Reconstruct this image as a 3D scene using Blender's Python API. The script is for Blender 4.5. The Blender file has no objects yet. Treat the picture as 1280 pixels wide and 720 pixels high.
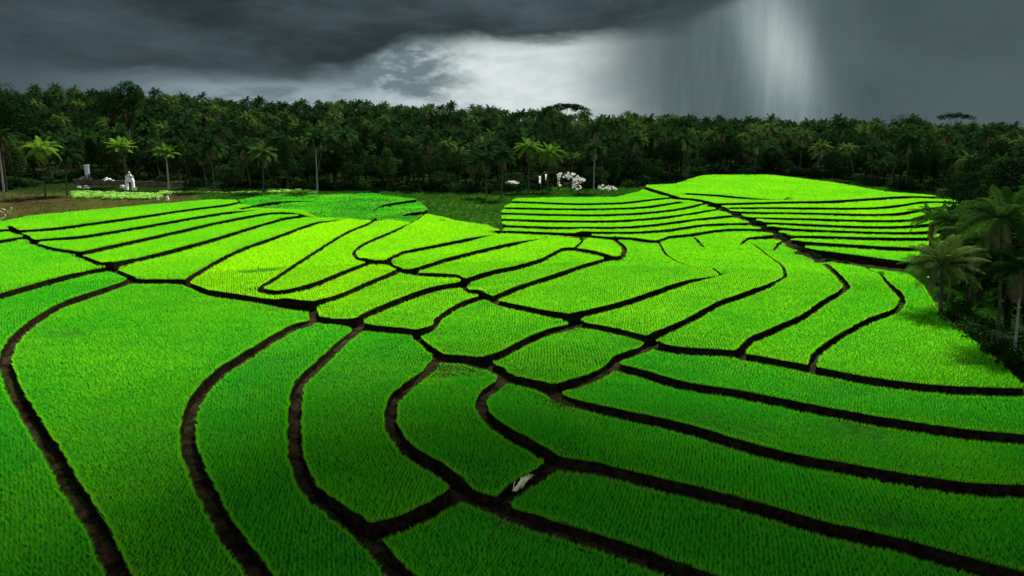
import bpy, bmesh, math, random
import numpy as np
from mathutils import Vector, Matrix, noise
from mathutils.geometry import delaunay_2d_cdt

R_ = math.radians
rng = random.Random(7)
nrng = np.random.default_rng(11)
scene = bpy.context.scene
col = scene.collection

# ------------------------------------------------------------------ camera
F = 1004.0                      # focal length in photo pixels (1280 wide)
PITCH = math.atan((360 - 158) / F)
CAMZ = 20.0
cam_d = bpy.data.cameras.new('camera'); cam = bpy.data.objects.new('camera', cam_d); col.objects.link(cam)
cam.location = (0, 0, CAMZ); cam.rotation_euler = (math.pi/2 - PITCH, 0, 0)
cam_d.sensor_width = 36; cam_d.lens = 36 * F / 1280; cam_d.clip_end = 9000; cam_d.clip_start = 0.5
scene.camera = cam

# ------------------------------------------------------------------ light
EXPOSURE = 1.82
SUN_AZ, SUN_EL = 26.0, 56.0     # degrees right of the view direction, above the horizon
SUN_STRENGTH = 5.0
SUN_ANGLE = 6.0
NISHITA = 0.06
scene.view_settings.view_transform = 'Standard'
scene.view_settings.look = 'None'
scene.view_settings.gamma = 1
scene.view_settings.use_curve_mapping = False
scene.view_settings.exposure = EXPOSURE
to_sun = Vector((math.sin(R_(SUN_AZ))*math.cos(R_(SUN_EL)), math.cos(R_(SUN_AZ))*math.cos(R_(SUN_EL)), math.sin(R_(SUN_EL))))
sd = bpy.data.lights.new('sun', 'SUN'); sun = bpy.data.objects.new('sun', sd); col.objects.link(sun)
sd.energy = SUN_STRENGTH; sd.angle = R_(SUN_ANGLE); sd.color = (1.0, 0.96, 0.86)
sun.rotation_euler = (-to_sun).to_track_quat('-Z', 'Y').to_euler(); sun.location = (60, 60, 150)


class N:
    """tiny expression builder for shader maths"""
    def __init__(s, nt, sock): s.nt, s.s = nt, sock
    @staticmethod
    def math(nt, op, *a, clamp=False):
        n = nt.nodes.new('ShaderNodeMath'); n.operation = op; n.use_clamp = clamp
        for i, v in enumerate(a):
            if isinstance(v, N): nt.links.new(v.s, n.inputs[i])
            else: n.inputs[i].default_value = v
        return N(nt, n.outputs[0])
    def __add__(s, o): return N.math(s.nt, 'ADD', s, o)
    __radd__ = __add__
    def __sub__(s, o): return N.math(s.nt, 'SUBTRACT', s, o)
    def __rsub__(s, o): return N.math(s.nt, 'SUBTRACT', o, s)
    def __mul__(s, o): return N.math(s.nt, 'MULTIPLY', s, o)
    __rmul__ = __mul__
    def __truediv__(s, o): return N.math(s.nt, 'DIVIDE', s, o)
    def pw(s, o): return N.math(s.nt, 'POWER', s, o)
    def absv(s): return N.math(s.nt, 'ABSOLUTE', s)
    def step(s, a, b):          # smoothstep from a to b (a may be > b)
        n = s.nt.nodes.new('ShaderNodeMapRange'); n.interpolation_type = 'SMOOTHSTEP'; n.clamp = True
        s.nt.links.new(s.s, n.inputs[0])
        flip = a > b
        n.inputs[1].default_value = min(a, b); n.inputs[2].default_value = max(a, b)
        n.inputs[3].default_value = 1.0 if flip else 0.0; n.inputs[4].default_value = 0.0 if flip else 1.0
        return N(s.nt, n.outputs[0])

def nmix(nt, fac, a, b):
    n = nt.nodes.new('ShaderNodeMix'); n.data_type = 'RGBA'; n.clamp_factor = True
    for k, v in ((0, fac), (6, a), (7, b)):
        if isinstance(v, N): nt.links.new(v.s, n.inputs[k])
        elif hasattr(v, 'links'): nt.links.new(v, n.inputs[k])
        else: n.inputs[k].default_value = v if k == 0 else (v[0], v[1], v[2], 1)
    return n.outputs[2]

def comb(nt, x, y, z):
    n = nt.nodes.new('ShaderNodeCombineXYZ')
    for i, v in enumerate((x, y, z)):
        if isinstance(v, N): nt.links.new(v.s, n.inputs[i])
        else: n.inputs[i].default_value = v
    return n.outputs[0]

def nnoise(nt, vec, scale, detail=5, rough=0.55, dist=0.0):
    n = nt.nodes.new('ShaderNodeTexNoise'); n.inputs['Scale'].default_value = scale
    n.inputs['Detail'].default_value = detail; n.inputs['Roughness'].default_value = rough
    n.inputs['Distortion'].default_value = dist
    if vec is not None: nt.links.new(vec, n.inputs['Vector'])
    return N(nt, n.outputs[0])

def s2l(c):
    out = []
    for v in c:
        v /= 255.0
        out.append(v/12.92 if v <= 0.04045 else ((v+0.055)/1.055)**2.4)
    return out
def disp(c):                    # sky radiance that shows as this display colour
    k = 2 ** -EXPOSURE
    return [v*k for v in s2l(c)]

def make_world():
    w = bpy.data.worlds.new('World'); scene.world = w; w.use_nodes = True
    nt = w.node_tree; nt.nodes.clear()
    out = nt.nodes.new('ShaderNodeOutputWorld'); bg = nt.nodes.new('ShaderNodeBackground')
    tc = nt.nodes.new('ShaderNodeTexCoord'); sep = nt.nodes.new('ShaderNodeSeparateXYZ')
    nt.links.new(tc.outputs['Generated'], sep.inputs[0])
    x, y, z = (N(nt, sep.outputs[i]) for i in range(3))
    az = N.math(nt, 'ARCTAN2', x, y)                       # 0 ahead, + to the right
    el = N.math(nt, 'ARCTAN2', z, N.math(nt, 'SQRT', x*x + y*y))
    sky = nt.nodes.new('ShaderNodeTexSky'); sky.sky_type = 'NISHITA'; sky.sun_disc = False
    sky.sun_elevation = R_(SUN_EL); sky.sun_rotation = R_(SUN_AZ); sky.air_density = 1.2; sky.dust_density = 2.0
    # cloud noises, stretched along the horizon
    v1 = comb(nt, az*1.0, el*3.2, 0.0)
    n_big = nnoise(nt, v1, 3.0, 6, 0.55, 0.4)
    n_med = nnoise(nt, v1, 9.0, 6, 0.6, 0.3)
    v2 = comb(nt, az*1.0, el*0.10, 3.0)
    n_rain = nnoise(nt, v2, 26.0, 4, 0.65, 0.0)             # vertical streaks
    n_rainb = nnoise(nt, comb(nt, az*1.0, el*0.5, 8.0), 9.0, 3, 0.5)
    def X(px): return math.atan((px-640)/F)
    def E(py): return math.atan((158-py)/F)
    warp = (n_big - 0.5)*0.05 + (n_med - 0.5)*0.035
    azw = az + (n_rainb - 0.5)*0.05
    # under-deck air: grey rain on the right, paler to the left
    c = nmix(nt, azw.step(X(500), X(900)), disp((108, 128, 134)), disp((84, 101, 103)))
    # broken pale cloud low at the left
    low = (n_med + (n_big-0.5)*0.7).step(0.42, 0.66) * el.step(E(84), E(130)) * az.step(X(60), X(260)) * az.step(X(640), X(560))
    c = nmix(nt, low*0.85, c, disp((158, 178, 184)))
    bro = (nnoise(nt, comb(nt, az, el*2.0, 5.0), 22.0, 6, 0.6, 0.3) + (n_med-0.5)*0.6).step(0.44, 0.62) * azw.step(X(420), X(500)) * az.step(X(640), X(590)) * el.step(E(45), E(75))
    c = nmix(nt, bro*0.6, c, disp((190, 206, 210)))
    c = nmix(nt, az.step(X(330), X(-60)), c, disp((66, 83, 89)))
    # the white break in the middle
    gap = (azw + (n_med-0.5)*0.16 + (n_big-0.5)*0.12 + (el-E(100))*-0.25).step(X(520), X(610)) * azw.step(X(850), X(690)) * (0.8 + n_rain*0.3)
    gapc = nmix(nt, (n_med).step(0.3, 0.7), disp((200, 213, 214)), disp((230, 238, 236)))
    c = nmix(nt, gap*0.96, c, gapc)
    # rain curtain and the lit shaft
    cur = azw.step(X(690), X(820)) * azw.step(X(975), X(880)) * (0.55 + n_rain*0.8) * el.step(E(200), E(70))
    c = nmix(nt, cur*0.8, c, disp((82, 99, 102)))
    lean = az + (el - E(80))*0.35
    shaft = lean.step(X(890), X(945)) * lean.step(X(1045), X(965))
    core = (lean - X(968)).absv().step(0.052, 0.0) * (el - E(70)).absv().step(0.085, 0.0)
    c = nmix(nt, shaft * (n_rain.step(0.15, 0.85)*0.5 + 0.16), c, disp((150, 170, 171)))
    c = nmix(nt, core * (n_rain.step(0.2, 0.8)*0.35 + 0.42), c, disp((190, 206, 205)))
    c = nmix(nt, (n_rain-0.42).step(0.0, 0.35)*az.step(X(650), X(740))*az.step(X(1120), X(980))*0.2, c, disp((142, 160, 162)))
    c = nmix(nt, az.step(X(975), X(1110))*0.9, c, nmix(nt, (n_big*0.7+n_rainb*0.4).step(0.35, 0.75), disp((66, 83, 85)), disp((82, 99, 101))))
    # dark storm deck with a ragged lower edge that climbs to the right
    edge = az.step(X(430), X(530))*(E(62)-E(100)) + E(100) + az.step(X(690), X(820))*(E(46)-E(62)) + az.step(X(830), X(985))*(E(2)-E(46)) + az.step(X(150), X(-100))*(E(82)-E(98))
    dk = (el + warp*1.15 - edge).step(-0.010, 0.016)
    deckc = nmix(nt, (n_big*0.8 + n_med*0.2 + el*0.9).step(0.50, 0.86), disp((42, 54, 58)), disp((88, 104, 111)))
    deckc = nmix(nt, az.step(X(760), X(1000)), deckc, disp((70, 88, 91)))
    c = nmix(nt, dk, c, deckc)
    rightd = az.step(X(800), X(940)) * az.step(X(1300), X(1000)) * (el+warp*0.5).step(E(22), E(0))
    c = nmix(nt, rightd*0.6, c, disp((62, 78, 82)))
    # overhead and behind the camera the cover thins: pale grey cloud with some sky through
    cloud2 = nmix(nt, n_big.step(0.35, 0.7), (0.13, 0.14, 0.145), (0.43, 0.45, 0.45))
    nish = nt.nodes.new('ShaderNodeVectorMath'); nish.operation = 'SCALE'
    nt.links.new(sky.outputs[0], nish.inputs[0]); nish.inputs['Scale'].default_value = NISHITA
    rear = nmix(nt, n_big.step(0.40, 0.62)*0.7+0.2, nish.outputs[0], cloud2)
    fr = N.math(nt, 'MAXIMUM', el.step(R_(14), R_(42)), y.step(0.25, -0.35))
    c = nmix(nt, fr, c, rear)
    nt.links.new(c, bg.inputs[0]); bg.inputs[1].default_value = 1.0
    nt.links.new(bg.outputs[0], out.inputs[0])
make_world()

# ------------------------------------------------------------------ helpers
def tag(o, label=None, cat=None, group=None, kind=None):
    if label: o['label'] = label
    if cat: o['category'] = cat
    if group: o['group'] = group
    if kind: o['kind'] = kind
    return o
def empty(name, loc, rz=0.0, sc=1.0):
    o = bpy.data.objects.new(name, None); col.objects.link(o)
    o.location = loc; o.rotation_euler = (0, 0, rz); o.scale = (sc, sc, sc); o.empty_display_size = 0.3
    return o
def link(name, me, parent=None, mats=None):
    o = bpy.data.objects.new(name, me); col.objects.link(o)
    if parent: o.parent = parent
    if mats is not None:
        for m in (mats if isinstance(mats, (list, tuple)) else [mats]): me.materials.append(m)
    return o
def copy_tree(o, parent=None):
    c = o.copy(); col.objects.link(c); c.parent = parent
    for ch in KIDS.get(o.name, []): copy_tree(ch, c)
    return c
KIDS = {}

class MB:
    def __init__(s): s.v = []; s.f = []; s.m = []
    def quad(s, a, b, c, d, mi=0):
        n = len(s.v); s.v += [a, b, c, d]; s.f.append((n, n+1, n+2, n+3)); s.m.append(mi)
    def tri(s, a, b, c, mi=0):
        n = len(s.v); s.v += [a, b, c]; s.f.append((n, n+1, n+2)); s.m.append(mi)
    def tube(s, pts, rads, sides=7, mi=0, cap=True):
        n0 = len(s.v)
        for i, p in enumerate(pts):
            p = Vector(p)
            t = (Vector(pts[min(i+1, len(pts)-1)]) - Vector(pts[max(i-1, 0)])).normalized()
            a = t.orthogonal().normalized() if abs(t.z) < 0.9 else Vector((1, 0, 0))
            b = t.cross(a).normalized(); a = b.cross(t)
            for k in range(sides):
                th = 2*math.pi*k/sides
                s.v.append(p + (a*math.cos(th) + b*math.sin(th))*rads[i])
        for i in range(len(pts)-1):
            for k in range(sides):
                k2 = (k+1) % sides
                s.f.append((n0+i*sides+k, n0+i*sides+k2, n0+(i+1)*sides+k2, n0+(i+1)*sides+k)); s.m.append(mi)
        if cap:
            s.f.append(tuple(n0+k for k in range(sides))[::-1]); s.m.append(mi)
            s.f.append(tuple(n0+(len(pts)-1)*sides+k for k in range(sides))); s.m.append(mi)
    def box(s, c, size, mi=0, rz=0.0, taper=1.0):
        n = len(s.v); cs, sn = math.cos(rz), math.sin(rz)
        for dz in (-1, 1):
            k = taper if dz > 0 else 1
            for dx, dy in ((-1, -1), (1, -1), (1, 1), (-1, 1)):
                x, y = dx*size[0]/2*k, dy*size[1]/2*k
                s.v.append(Vector((c[0]+x*cs-y*sn, c[1]+x*sn+y*cs, c[2]+dz*size[2]/2)))
        for f in ((0, 3, 2, 1), (4, 5, 6, 7), (0, 1, 5, 4), (1, 2, 6, 5), (2, 3, 7, 6), (3, 0, 4, 7)):
            s.f.append(tuple(n+i for i in f)); s.m.append(mi)
    def mesh(s, name, smooth=False):
        me = bpy.data.meshes.new(name); me.from_pydata([tuple(v) for v in s.v], [], s.f)
        me.polygons.foreach_set('material_index', s.m)
        if smooth: me.polygons.foreach_set('use_smooth', [True]*len(s.f))
        me.update(); return me

# ------------------------------------------------------------------ terrain height
SLOPE = 0.03
def sst(a, b, x):
    t = np.clip((np.asarray(x, float)-a)/(b-a), 0, 1); return t*t*(3-2*t)
def vnoise(X, Y, sc, seed=0):
    """cheap smooth pseudo noise in -1..1 (sum of rotated sines)"""
    X = np.asarray(X, float)/sc; Y = np.asarray(Y, float)/sc
    r = 0
    for k in range(5):
        a = seed*1.7 + k*2.399; f = 1.0 + 0.37*k
        r = r + np.sin((X*math.cos(a)+Y*math.sin(a))*f*2.1 + seed*3.1 + k*1.3 + 1.1*np.sin((-X*math.sin(a)+Y*math.cos(a))*f*1.3+k))
    return r/3.2
def G(X, Y):
    return SLOPE*(np.minimum(np.hypot(X, Y), 240) - 30)
HX = [-1.4, -0.64, -0.34, -0.10, 0.06, 0.26, 0.64, 1.4]
HH = [21, 21, 15.5, 12, 8.5, 4.2, 2.2, 2.2]
def hill(X, Y):
    R = np.hypot(X, Y); u = X/np.maximum(Y, 1.0); u = np.where(np.asarray(Y) < 1, np.sign(X)*1.4, u)
    h = np.interp(u, HX, HH)
    return h*sst(205, 470, R) + 1.2*vnoise(X, Y, 40, 3)*sst(205, 300, R)
def unproj(px, py, h=0.0):
    px = np.asarray(px, float); py = np.asarray(py, float)
    x = (px-640)/F; y = (360-py)/F
    cp, sp = math.cos(PITCH), math.sin(PITCH)
    dx = x; dy = cp + y*sp; dz = -sp + y*cp
    hl = np.hypot(dx, dy)
    t = (CAMZ + SLOPE*30 - h)/(SLOPE*hl - dz)
    return dx*t, dy*t
def proj(X, Y, Z):
    cp, sp = math.cos(PITCH), math.sin(PITCH)
    dz = Z-CAMZ; d = Y*cp - dz*sp; u = Y*sp + dz*cp
    return 640 + F*X/d, 360 - F*u/d

# ------------------------------------------------------------------ the bunds (traced, then laid on the ground)
# (points, half width in metres, dead-end flags)
LN = [
 ([(-760,350),(-300,312),(-60,296),(10,288),(23,291),(62,288),(156,275),(234,264),(281,258),(300,254)], .45, ''),
 ([(40,301),(60,299),(103,296),(175,285),(256,271),(312,263),(336,260)], .45, 'e'),
 ([(103,319),(150,307),(219,291),(281,277),(337,267),(375,269),(400,272)], .5, 'e'),
 ([(141,335),(187,322),(250,305),(312,286),(353,274),(375,270)], .55, ''),
 ([(233,353),(246,343),(272,327),(300,313),(344,297),(398,278),(415,276),(434,273)], .5, 'e'),
 ([(325,364),(359,339),(397,314),(434,291),(464,278),(470,272)], .38, ''),
 ([(10,284),(23,291),(62,310),(103,321),(125,333),(141,335),(166,347),(200,350),(233,353),(259,364),(312,371),(353,377),(391,385)], .55, ''),
 ([(-900,600),(-600,500),(-300,430),(-100,395),(0,371),(62,353),(122,338),(136,336)], .6, ''),
 ([(-760,340),(-300,312),(-60,305),(0,302),(30,297)], .4, ''),
 ([(166,347),(125,363),(78,380),(41,403),(16,427),(7,450),(16,482),(40,525),(69,572),(95,617),(121,657),(140,699),(155,730),(190,800),(240,900)], .58, ''),
 ([(391,386),(391,396),(366,406),(317,438),(269,472),(240,509),(235,551),(248,593),(269,635),(295,678),(327,720),(380,790),(450,900)], .58, ''),
 ([(391,395),(412,399),(447,405)], .45, ''),
 ([(353,377),(390,384),(412,378),(428,371),(459,355),(497,337)], .5, ''),
 ([(325,364),(345,368),(365,366),(398,355),(428,342),(458,329)], .45, ''),
 ([(516,277),(487,291),(456,305),(443,316),(448,325),(466,328),(487,328)], .35, 's'),
 ([(487,328),(497,335),(506,338),(519,339),(550,344),(572,349),(580,355)], .4, ''),
 ([(487,327),(506,317),(537,310),(575,302),(606,294),(625,289)], .42, 'e'),
 ([(519,338),(553,327),(600,314),(647,303),(683,295)], .45, 'e'),
 ([(580,355),(616,342),(647,335),(678,325),(703,312),(725,312),(747,317),(761,321),(778,319),(780,309),(769,296)], .5, ''),
 ([(580,355),(584,362),(600,367),(619,373),(662,387),(716,401)], .42, ''),
 ([(619,372),(641,362),(694,344),(741,328),(761,321)], .48, ''),
 ([(547,443),(581,446),(606,451),(625,446),(650,430),(681,414),(716,402),(772,384),(819,367),(859,353),(902,343)], .52, 'e'),
 ([(716,401),(762,412),(806,426)], .25, ''),
 ([(694,485),(739,469),(774,447),(814,428),(866,400),(897,381),(937,366),(962,356),(982,344)], .52, 'e'),
 ([(447,405),(459,396),(500,377),(537,363),(580,355)], .5, ''),
 ([(447,405),(428,424),(397,455),(375,479),(369,522),(370,569),(384,607),(412,635),(446,659),(464,673),(493,706),(507,722),(560,780),(650,900)], .55, ''),
 ([(447,404),(487,411),(519,418),(530,427),(547,443)], .38, ''),
 ([(520,419),(541,410),(550,397),(575,380),(604,368)], .42, ''),
 ([(547,443),(521,470),(493,498),(488,526),(502,555),(540,585),(573,608),(597,622),(628,630),(659,642),(717,662),(783,684),(850,710),(885,723),(960,752),(1100,800),(1300,880),(1700,1030)], .52, ''),
 ([(578,611),(531,640),(493,659),(464,668)], .5, ''),
 ([(606,451),(616,456),(628,467),(606,489),(602,507),(623,533),(654,553),(692,574),(734,579),(783,591),(850,608),(939,631),(1028,658),(1139,684),(1232,711),(1290,727),(1420,768),(1600,820),(1800,880)], .5, ''),
 ([(628,467),(659,475),(690,485),(717,497),(761,511),(850,532),(917,553),(983,571),(1050,584),(1139,600),(1219,611),(1280,613),(1400,616),(1600,640),(1750,660)], .5, ''),
 ([(768,453),(806,464),(850,479),(939,495),(1028,513),(1117,529),(1205,542),(1280,550),(1400,566),(1560,590)], .5, ''),
 ([(814,428),(832,434),(850,438),(921,444),(1014,462),(1094,478),(1183,488),(1285,492)], .48, ''),
 ([(692,574),(672,591),(645,609),(626,627)], .48, ''),
 ([(925,444),(939,428),(1001,398),(1031,377),(1058,358),(1054,350),(1031,325)], .48, ''),
 ([(1015,460),(1019,446),(1047,422),(1089,399),(1120,387),(1128,372),(1111,354),(1102,342)], .42, 'e'),
 # thin terrace strips behind the middle
 ([(625,253),(642,253),(725,256),(787,254),(842,246)], .5, ''),
 ([(625,261),(644,261),(725,262),(803,260),(852,253)], .5, ''),
 ([(625,267),(694,269),(772,269),(834,264),(880,255)], .5, ''),
 ([(625,275),(694,277),(772,277),(834,272),(898,260)], .5, ''),
 ([(625,283),(653,284),(709,286),(769,286),(819,282),(866,275),(922,268)], .5, ''),
 ([(620,288),(660,289),(725,291),(787,291),(834,288),(881,281),(945,279)], .5, ''),
 ([(725,291),(769,296),(787,297),(819,301),(837,295),(866,292),(912,286),(962,287)], .45, ''),
 ([(720,311),(727,300),(726,291)], .35, ''),
 ([(868,293),(873,300),(881,309)], .3, 'e'),
 ([(925,304),(937,297),(980,294)], .45, 's'),
 ([(967,310),(978,301),(996,304)], .4, 's'),
 ([(466,263),(481,257),(526,250)], .4, 's'),
 ([(500,269),(525,266),(545,266)], .4, 's'),
 ([(300,262),(330,255),(360,252),(400,251)], .35, 'e'),
 # terraces on the right, beyond the ditch
 ([(858,243),(897,245),(937,249),(985,251)], .5, 'e'),
 ([(890,257),(910,256),(974,254),(1034,253),(1084,250),(1137,247),(1200,249)], 1.15, ''),
 ([(915,260),(950,260),(1019,261),(1093,261),(1123,258),(1158,253),(1210,254)], .75, ''),
 ([(925,266),(1004,267),(1078,269),(1123,268),(1167,261),(1210,259)], .95, ''),
 ([(940,274),(1019,275),(1093,277),(1137,276),(1161,269),(1205,265)], .95, ''),
 ([(952,280),(1019,283),(1078,285),(1140,284),(1200,275)], 1.15, ''),
 ([(965,287),(1048,290),(1137,292),(1190,287)], .95, ''),
 ([(975,295),(1042,297),(1108,298),(1170,298)], .95, ''),
 ([(990,305),(1058,308),(1115,311),(1160,312)], 1.15, ''),
 ([(1000,313),(1060,322),(1135,332)], .95, ''),
 # the ditch
 ([(790,230),(803,234),(837,245),(872,251),(906,261),(937,275),(975,294),(1000,309),(1029,322)], 1.25, ''),
 ([(1029,322),(1078,329),(1135,337)], .7, ''),
 # hairline joins where the terraces run almost level into one another
 ([(296,248),(300,254),(336,260),(380,264),(402,271),(434,272.5),(465,276),(490,274),(516,277),(534,263)], .3, 'h'),
 ([(625,289),(632,281)], .3, 'h'), ([(683,295),(726,291)], .3, 'h'),
 ([(902,343),(890,334),(863,331),(834,318),(824,301)], .3, 'h'),
 ([(982,344),(978,330),(960,316),(940,303),(925,304)], .3, 'h'), ([(980,294),(985,300)], .3, 'h'),
 ([(1102,342),(1090,335),(1078,329)], .3, 'h'), ([(985,251),(1040,252.5)], .3, 'h'),
]
OUTER = [(-330,296),(5,277),(37,270),(200,255),(266,250),(297,251),(320,246),(353,242),(412,243),(466,241),(525,251),(537,266),
 (569,275),(609,281),(625,287),(631,284),(628,276),(628,262),(645,249),(700,247),(770,247),(800,239),(809,232),(844,230),(878,219),
 (959,218),(1048,229),(1108,240),(1152,244),(1206,253),(1190,275),(1165,300),(1132,331),(1134,338),(1152,356),(1171,387),(1206,418),
 (1249,453),(1283,494),(1420,590),(1640,720),(1700,900),(-700,900),(-700,330)]

def catmull(P, n=5):
    P = [np.array(p, float) for p in P]
    if len(P) < 3: return P
    out = []
    for i in range(len(P)-1):
        p0 = P[max(i-1, 0)]; p1 = P[i]; p2 = P[i+1]; p3 = P[min(i+2, len(P)-1)]
        # centripetal-ish: limit tangents to the chord so far-apart points do not overshoot
        c = np.linalg.norm(p2-p1)
        def tan(a, b):
            v = b-a; l = np.linalg.norm(v); return v/l*c if l > 0 else v*0
        t1 = tan(p0, p2)*0.9; t2 = tan(p1, p3)*0.9
        for k in range(n):
            t = k/n
            out.append((2*t**3-3*t**2+1)*p1 + (t**3-2*t**2+t)*t1 + (-2*t**3+3*t**2)*p2 + (t**3-t**2)*t2)
    out.append(P[-1]); return out

LINES = []
for pts, hw, fl in LN:
    q = np.array(catmull(pts, 5)); x, y = unproj(q[:, 0], q[:, 1], 0.15)
    LINES.append((np.stack([x, y], 1), hw, fl))
ox, oy = unproj([p[0] for p in OUTER], [p[1] for p in OUTER], 0.15)
OUTG = np.stack([ox, oy], 1)
HWS = 0.86
DELTA, LDEC = 0.29, 6.0

def line_eval(P):
    """distance outside the bunds (metres) and terrace step offset at points P (n,2)"""
    d = np.full(len(P), 50.0); dh = d.copy(); z = np.zeros(len(P))
    for pts, hw, fl in LINES:
        lo = pts.min(0)-20; hi = pts.max(0)+20
        idx = np.nonzero((P[:, 0] > lo[0]) & (P[:, 0] < hi[0]) & (P[:, 1] > lo[1]) & (P[:, 1] < hi[1]))[0]
        if len(idx) == 0: continue
        Q = P[idx]; best = np.full(len(Q), 1e9); zz = np.zeros(len(Q)); w = np.full(len(Q), hw)
        seg = pts[1:]-pts[:-1]; sl = np.linalg.norm(seg, axis=1); cum = np.concatenate([[0], np.cumsum(sl)]); tot = cum[-1]
        for i in range(len(seg)):
            if sl[i] < 1e-6: continue
            A = pts[i]; u = seg[i]/sl[i]; n = np.array([-u[1], u[0]])
            r = Q-A; t = np.clip(r@u, 0, sl[i]); cx = r - t[:, None]*u; dist = np.hypot(cx[:, 0], cx[:, 1])
            m = dist < best
            if not m.any(): continue
            mid = (pts[i]+pts[i+1])/2; rad = mid/np.linalg.norm(mid)
            c = max(-1, min(1, 1.7*float(n@rad)))
            s = t[m]+cum[i]; tp = np.ones(m.sum())
            if 's' in fl: tp = np.minimum(tp, np.clip(s/min(9, tot*.45), 0, 1))
            if 'e' in fl: tp = np.minimum(tp, np.clip((tot-s)/min(9, tot*.45), 0, 1))
            best[m] = dist[m]
            side = (r[m]@n)/np.maximum(dist[m], 1e-4)
            zz[m] = np.clip(side, -1, 1)*c*DELTA*np.exp(-dist[m]/LDEC)*tp
            w[m] = hw*HWS*(0.62+0.38*tp)
        if 'h' in fl: dh[idx] = np.minimum(dh[idx], best-w); continue
        d[idx] = np.minimum(d[idx], best-w); z[idx] += zz
    d += 0.09*vnoise(P[:, 0], P[:, 1], 1.1, 1) + 0.05*vnoise(P[:, 0], P[:, 1], 0.45, 2)
    return np.minimum(d, dh), z

def outer_dist(P):
    """signed distance to the outline of all the fields, + inside"""
    best = np.full(len(P), 1e9); ins = np.zeros(len(P), bool)
    for i in range(len(OUTG)):
        A = OUTG[i]; B = OUTG[(i+1) % len(OUTG)]; s = B-A; L2 = s@s
        r = P-A; t = np.clip((r@s)/L2, 0, 1); c = r-t[:, None]*s
        best = np.minimum(best, np.hypot(c[:, 0], c[:, 1]))
        cr = (A[1] > P[:, 1]) != (B[1] > P[:, 1])
        with np.errstate(divide='ignore', invalid='ignore'):
            xi = (B[0]-A[0])*(P[:, 1]-A[1])/(B[1]-A[1]) + A[0]
        ins ^= cr & (P[:, 0] < xi)
    return np.where(ins, best, -best)

RES = 0.3
X0, X1, Y0, Y1 = -150.0, 150.0, 18.0, 262.0
gx = np.arange(X0, X1, RES); gy = np.arange(Y0, Y1, RES)
GX, GY = np.meshgrid(gx, gy)
PP = np.stack([GX.ravel(), GY.ravel()], 1)
D, _ = line_eval(PP)
OD = outer_dist(PP)
EDGE_D = np.minimum(np.minimum(GX-X0, X1-GX), np.minimum(GY-Y0, Y1-GY)).ravel() - 0.6
D = np.minimum(np.minimum(D, OD), EDGE_D).reshape(GX.shape)
INSIDE = D > 0

def components(mask):
    par = []
    def find(a):
        while par[a] != a: par[a] = par[par[a]]; a = par[a]
        return a
    lab = np.full(mask.shape, -1, int); prev = []
    for j in range(mask.shape[0]):
        row = np.concatenate([[0], mask[j].astype(np.int8), [0]]); df = np.diff(row)
        st = np.nonzero(df == 1)[0]; en = np.nonzero(df == -1)[0]; cur = []
        pi = 0
        for a, b in zip(st, en):
            k = len(par); par.append(k); cur.append((a, b, k)); lab[j, a:b] = k
            for (c, e, kk) in prev:
                if c < b and e > a:
                    ra, rb = find(k), find(kk)
                    if ra != rb: par[ra] = rb
        prev = cur
    roots = np.array([find(i) for i in range(len(par))] + [-1])
    return roots[lab]
LAB = components(INSIDE)
ids, cnt = np.unique(LAB[LAB >= 0], return_counts=True)
COMPS = [i for i, c in zip(ids, cnt) if c*RES*RES > 14]

def contour(fld, x0, y0):
    """closed loops of fld = 0, linear interpolation"""
    H, W = fld.shape; pos = fld > 0
    c = pos[:-1, :-1].astype(int) + 2*pos[:-1, 1:] + 4*pos[1:, 1:] + 8*pos[1:, :-1]
    ys, xs = np.nonzero((c > 0) & (c < 15))
    nxt = {}
    def pt(e):
        k, j, i = e
        if k == 0: a, b = fld[j, i], fld[j, i+1]; t = a/(a-b); return (x0+(i+t)*RES, y0+j*RES)
        a, b = fld[j, i], fld[j+1, i]; t = a/(a-b); return (x0+i*RES, y0+(j+t)*RES)
    for j, i in zip(ys.tolist(), xs.tolist()):
        k = c[j, i]; B, Rr, T, L = (0, j, i), (1, j, i+1), (0, j+1, i), (1, j, i)
        tb = {1: [(L, B)], 2: [(B, Rr)], 3: [(L, Rr)], 4: [(Rr, T)], 5: [(L, T), (Rr, B)], 6: [(B, T)], 7: [(L, T)],
              8: [(T, L)], 9: [(T, B)], 10: [(B, L), (T, Rr)], 11: [(T, Rr)], 12: [(Rr, L)], 13: [(Rr, B)], 14: [(B, L)]}[k]
        for a, b in tb: nxt[a] = b
    loops = []
    while nxt:
        s, e = nxt.popitem(); lp = [s]
        while e != s and e in nxt:
            lp.append(e); e = nxt.pop(e)
        if len(lp) > 8: loops.append([pt(q) for q in lp])
    return loops
def thin(loop, tol):
    out = [loop[0]]
    for p in loop[1:]:
        if math.hypot(p[0]-out[-1][0], p[1]-out[-1][1]) >= tol: out.append(p)
    if math.hypot(out[0][0]-out[-1][0], out[0][1]-out[-1][1]) < tol*0.5: out.pop()
    return out

PLOTS = []
for cid in COMPS:
    m = LAB == cid
    js, is_ = np.nonzero(m); j0, j1, i0, i1 = js.min()-2, js.max()+3, is_.min()-2, is_.max()+3
    j0 = max(j0, 0); i0 = max(i0, 0)
    sub = D[j0:j1, i0:i1]; lm = LAB[j0:j1, i0:i1]
    fld = np.where(lm == cid, sub, np.where(sub > 0, -0.01, np.minimum(sub, -1e-4)))
    loops = contour(fld, gx[i0], gy[j0])
    cxm, cym = gx[is_].mean(), gy[js].mean()
    # a cell well inside and near the middle
    k = np.argmin((gx[is_]-cxm)**2 + (gy[js]-cym)**2)
    PLOTS.append(dict(id=cid, loops=loops, c=(gx[is_][k], gy[js][k]), area=m.sum()*RES*RES, i=(j0, j1, i0, i1)))
PLOTS.sort(key=lambda p: p['c'][1])

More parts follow.
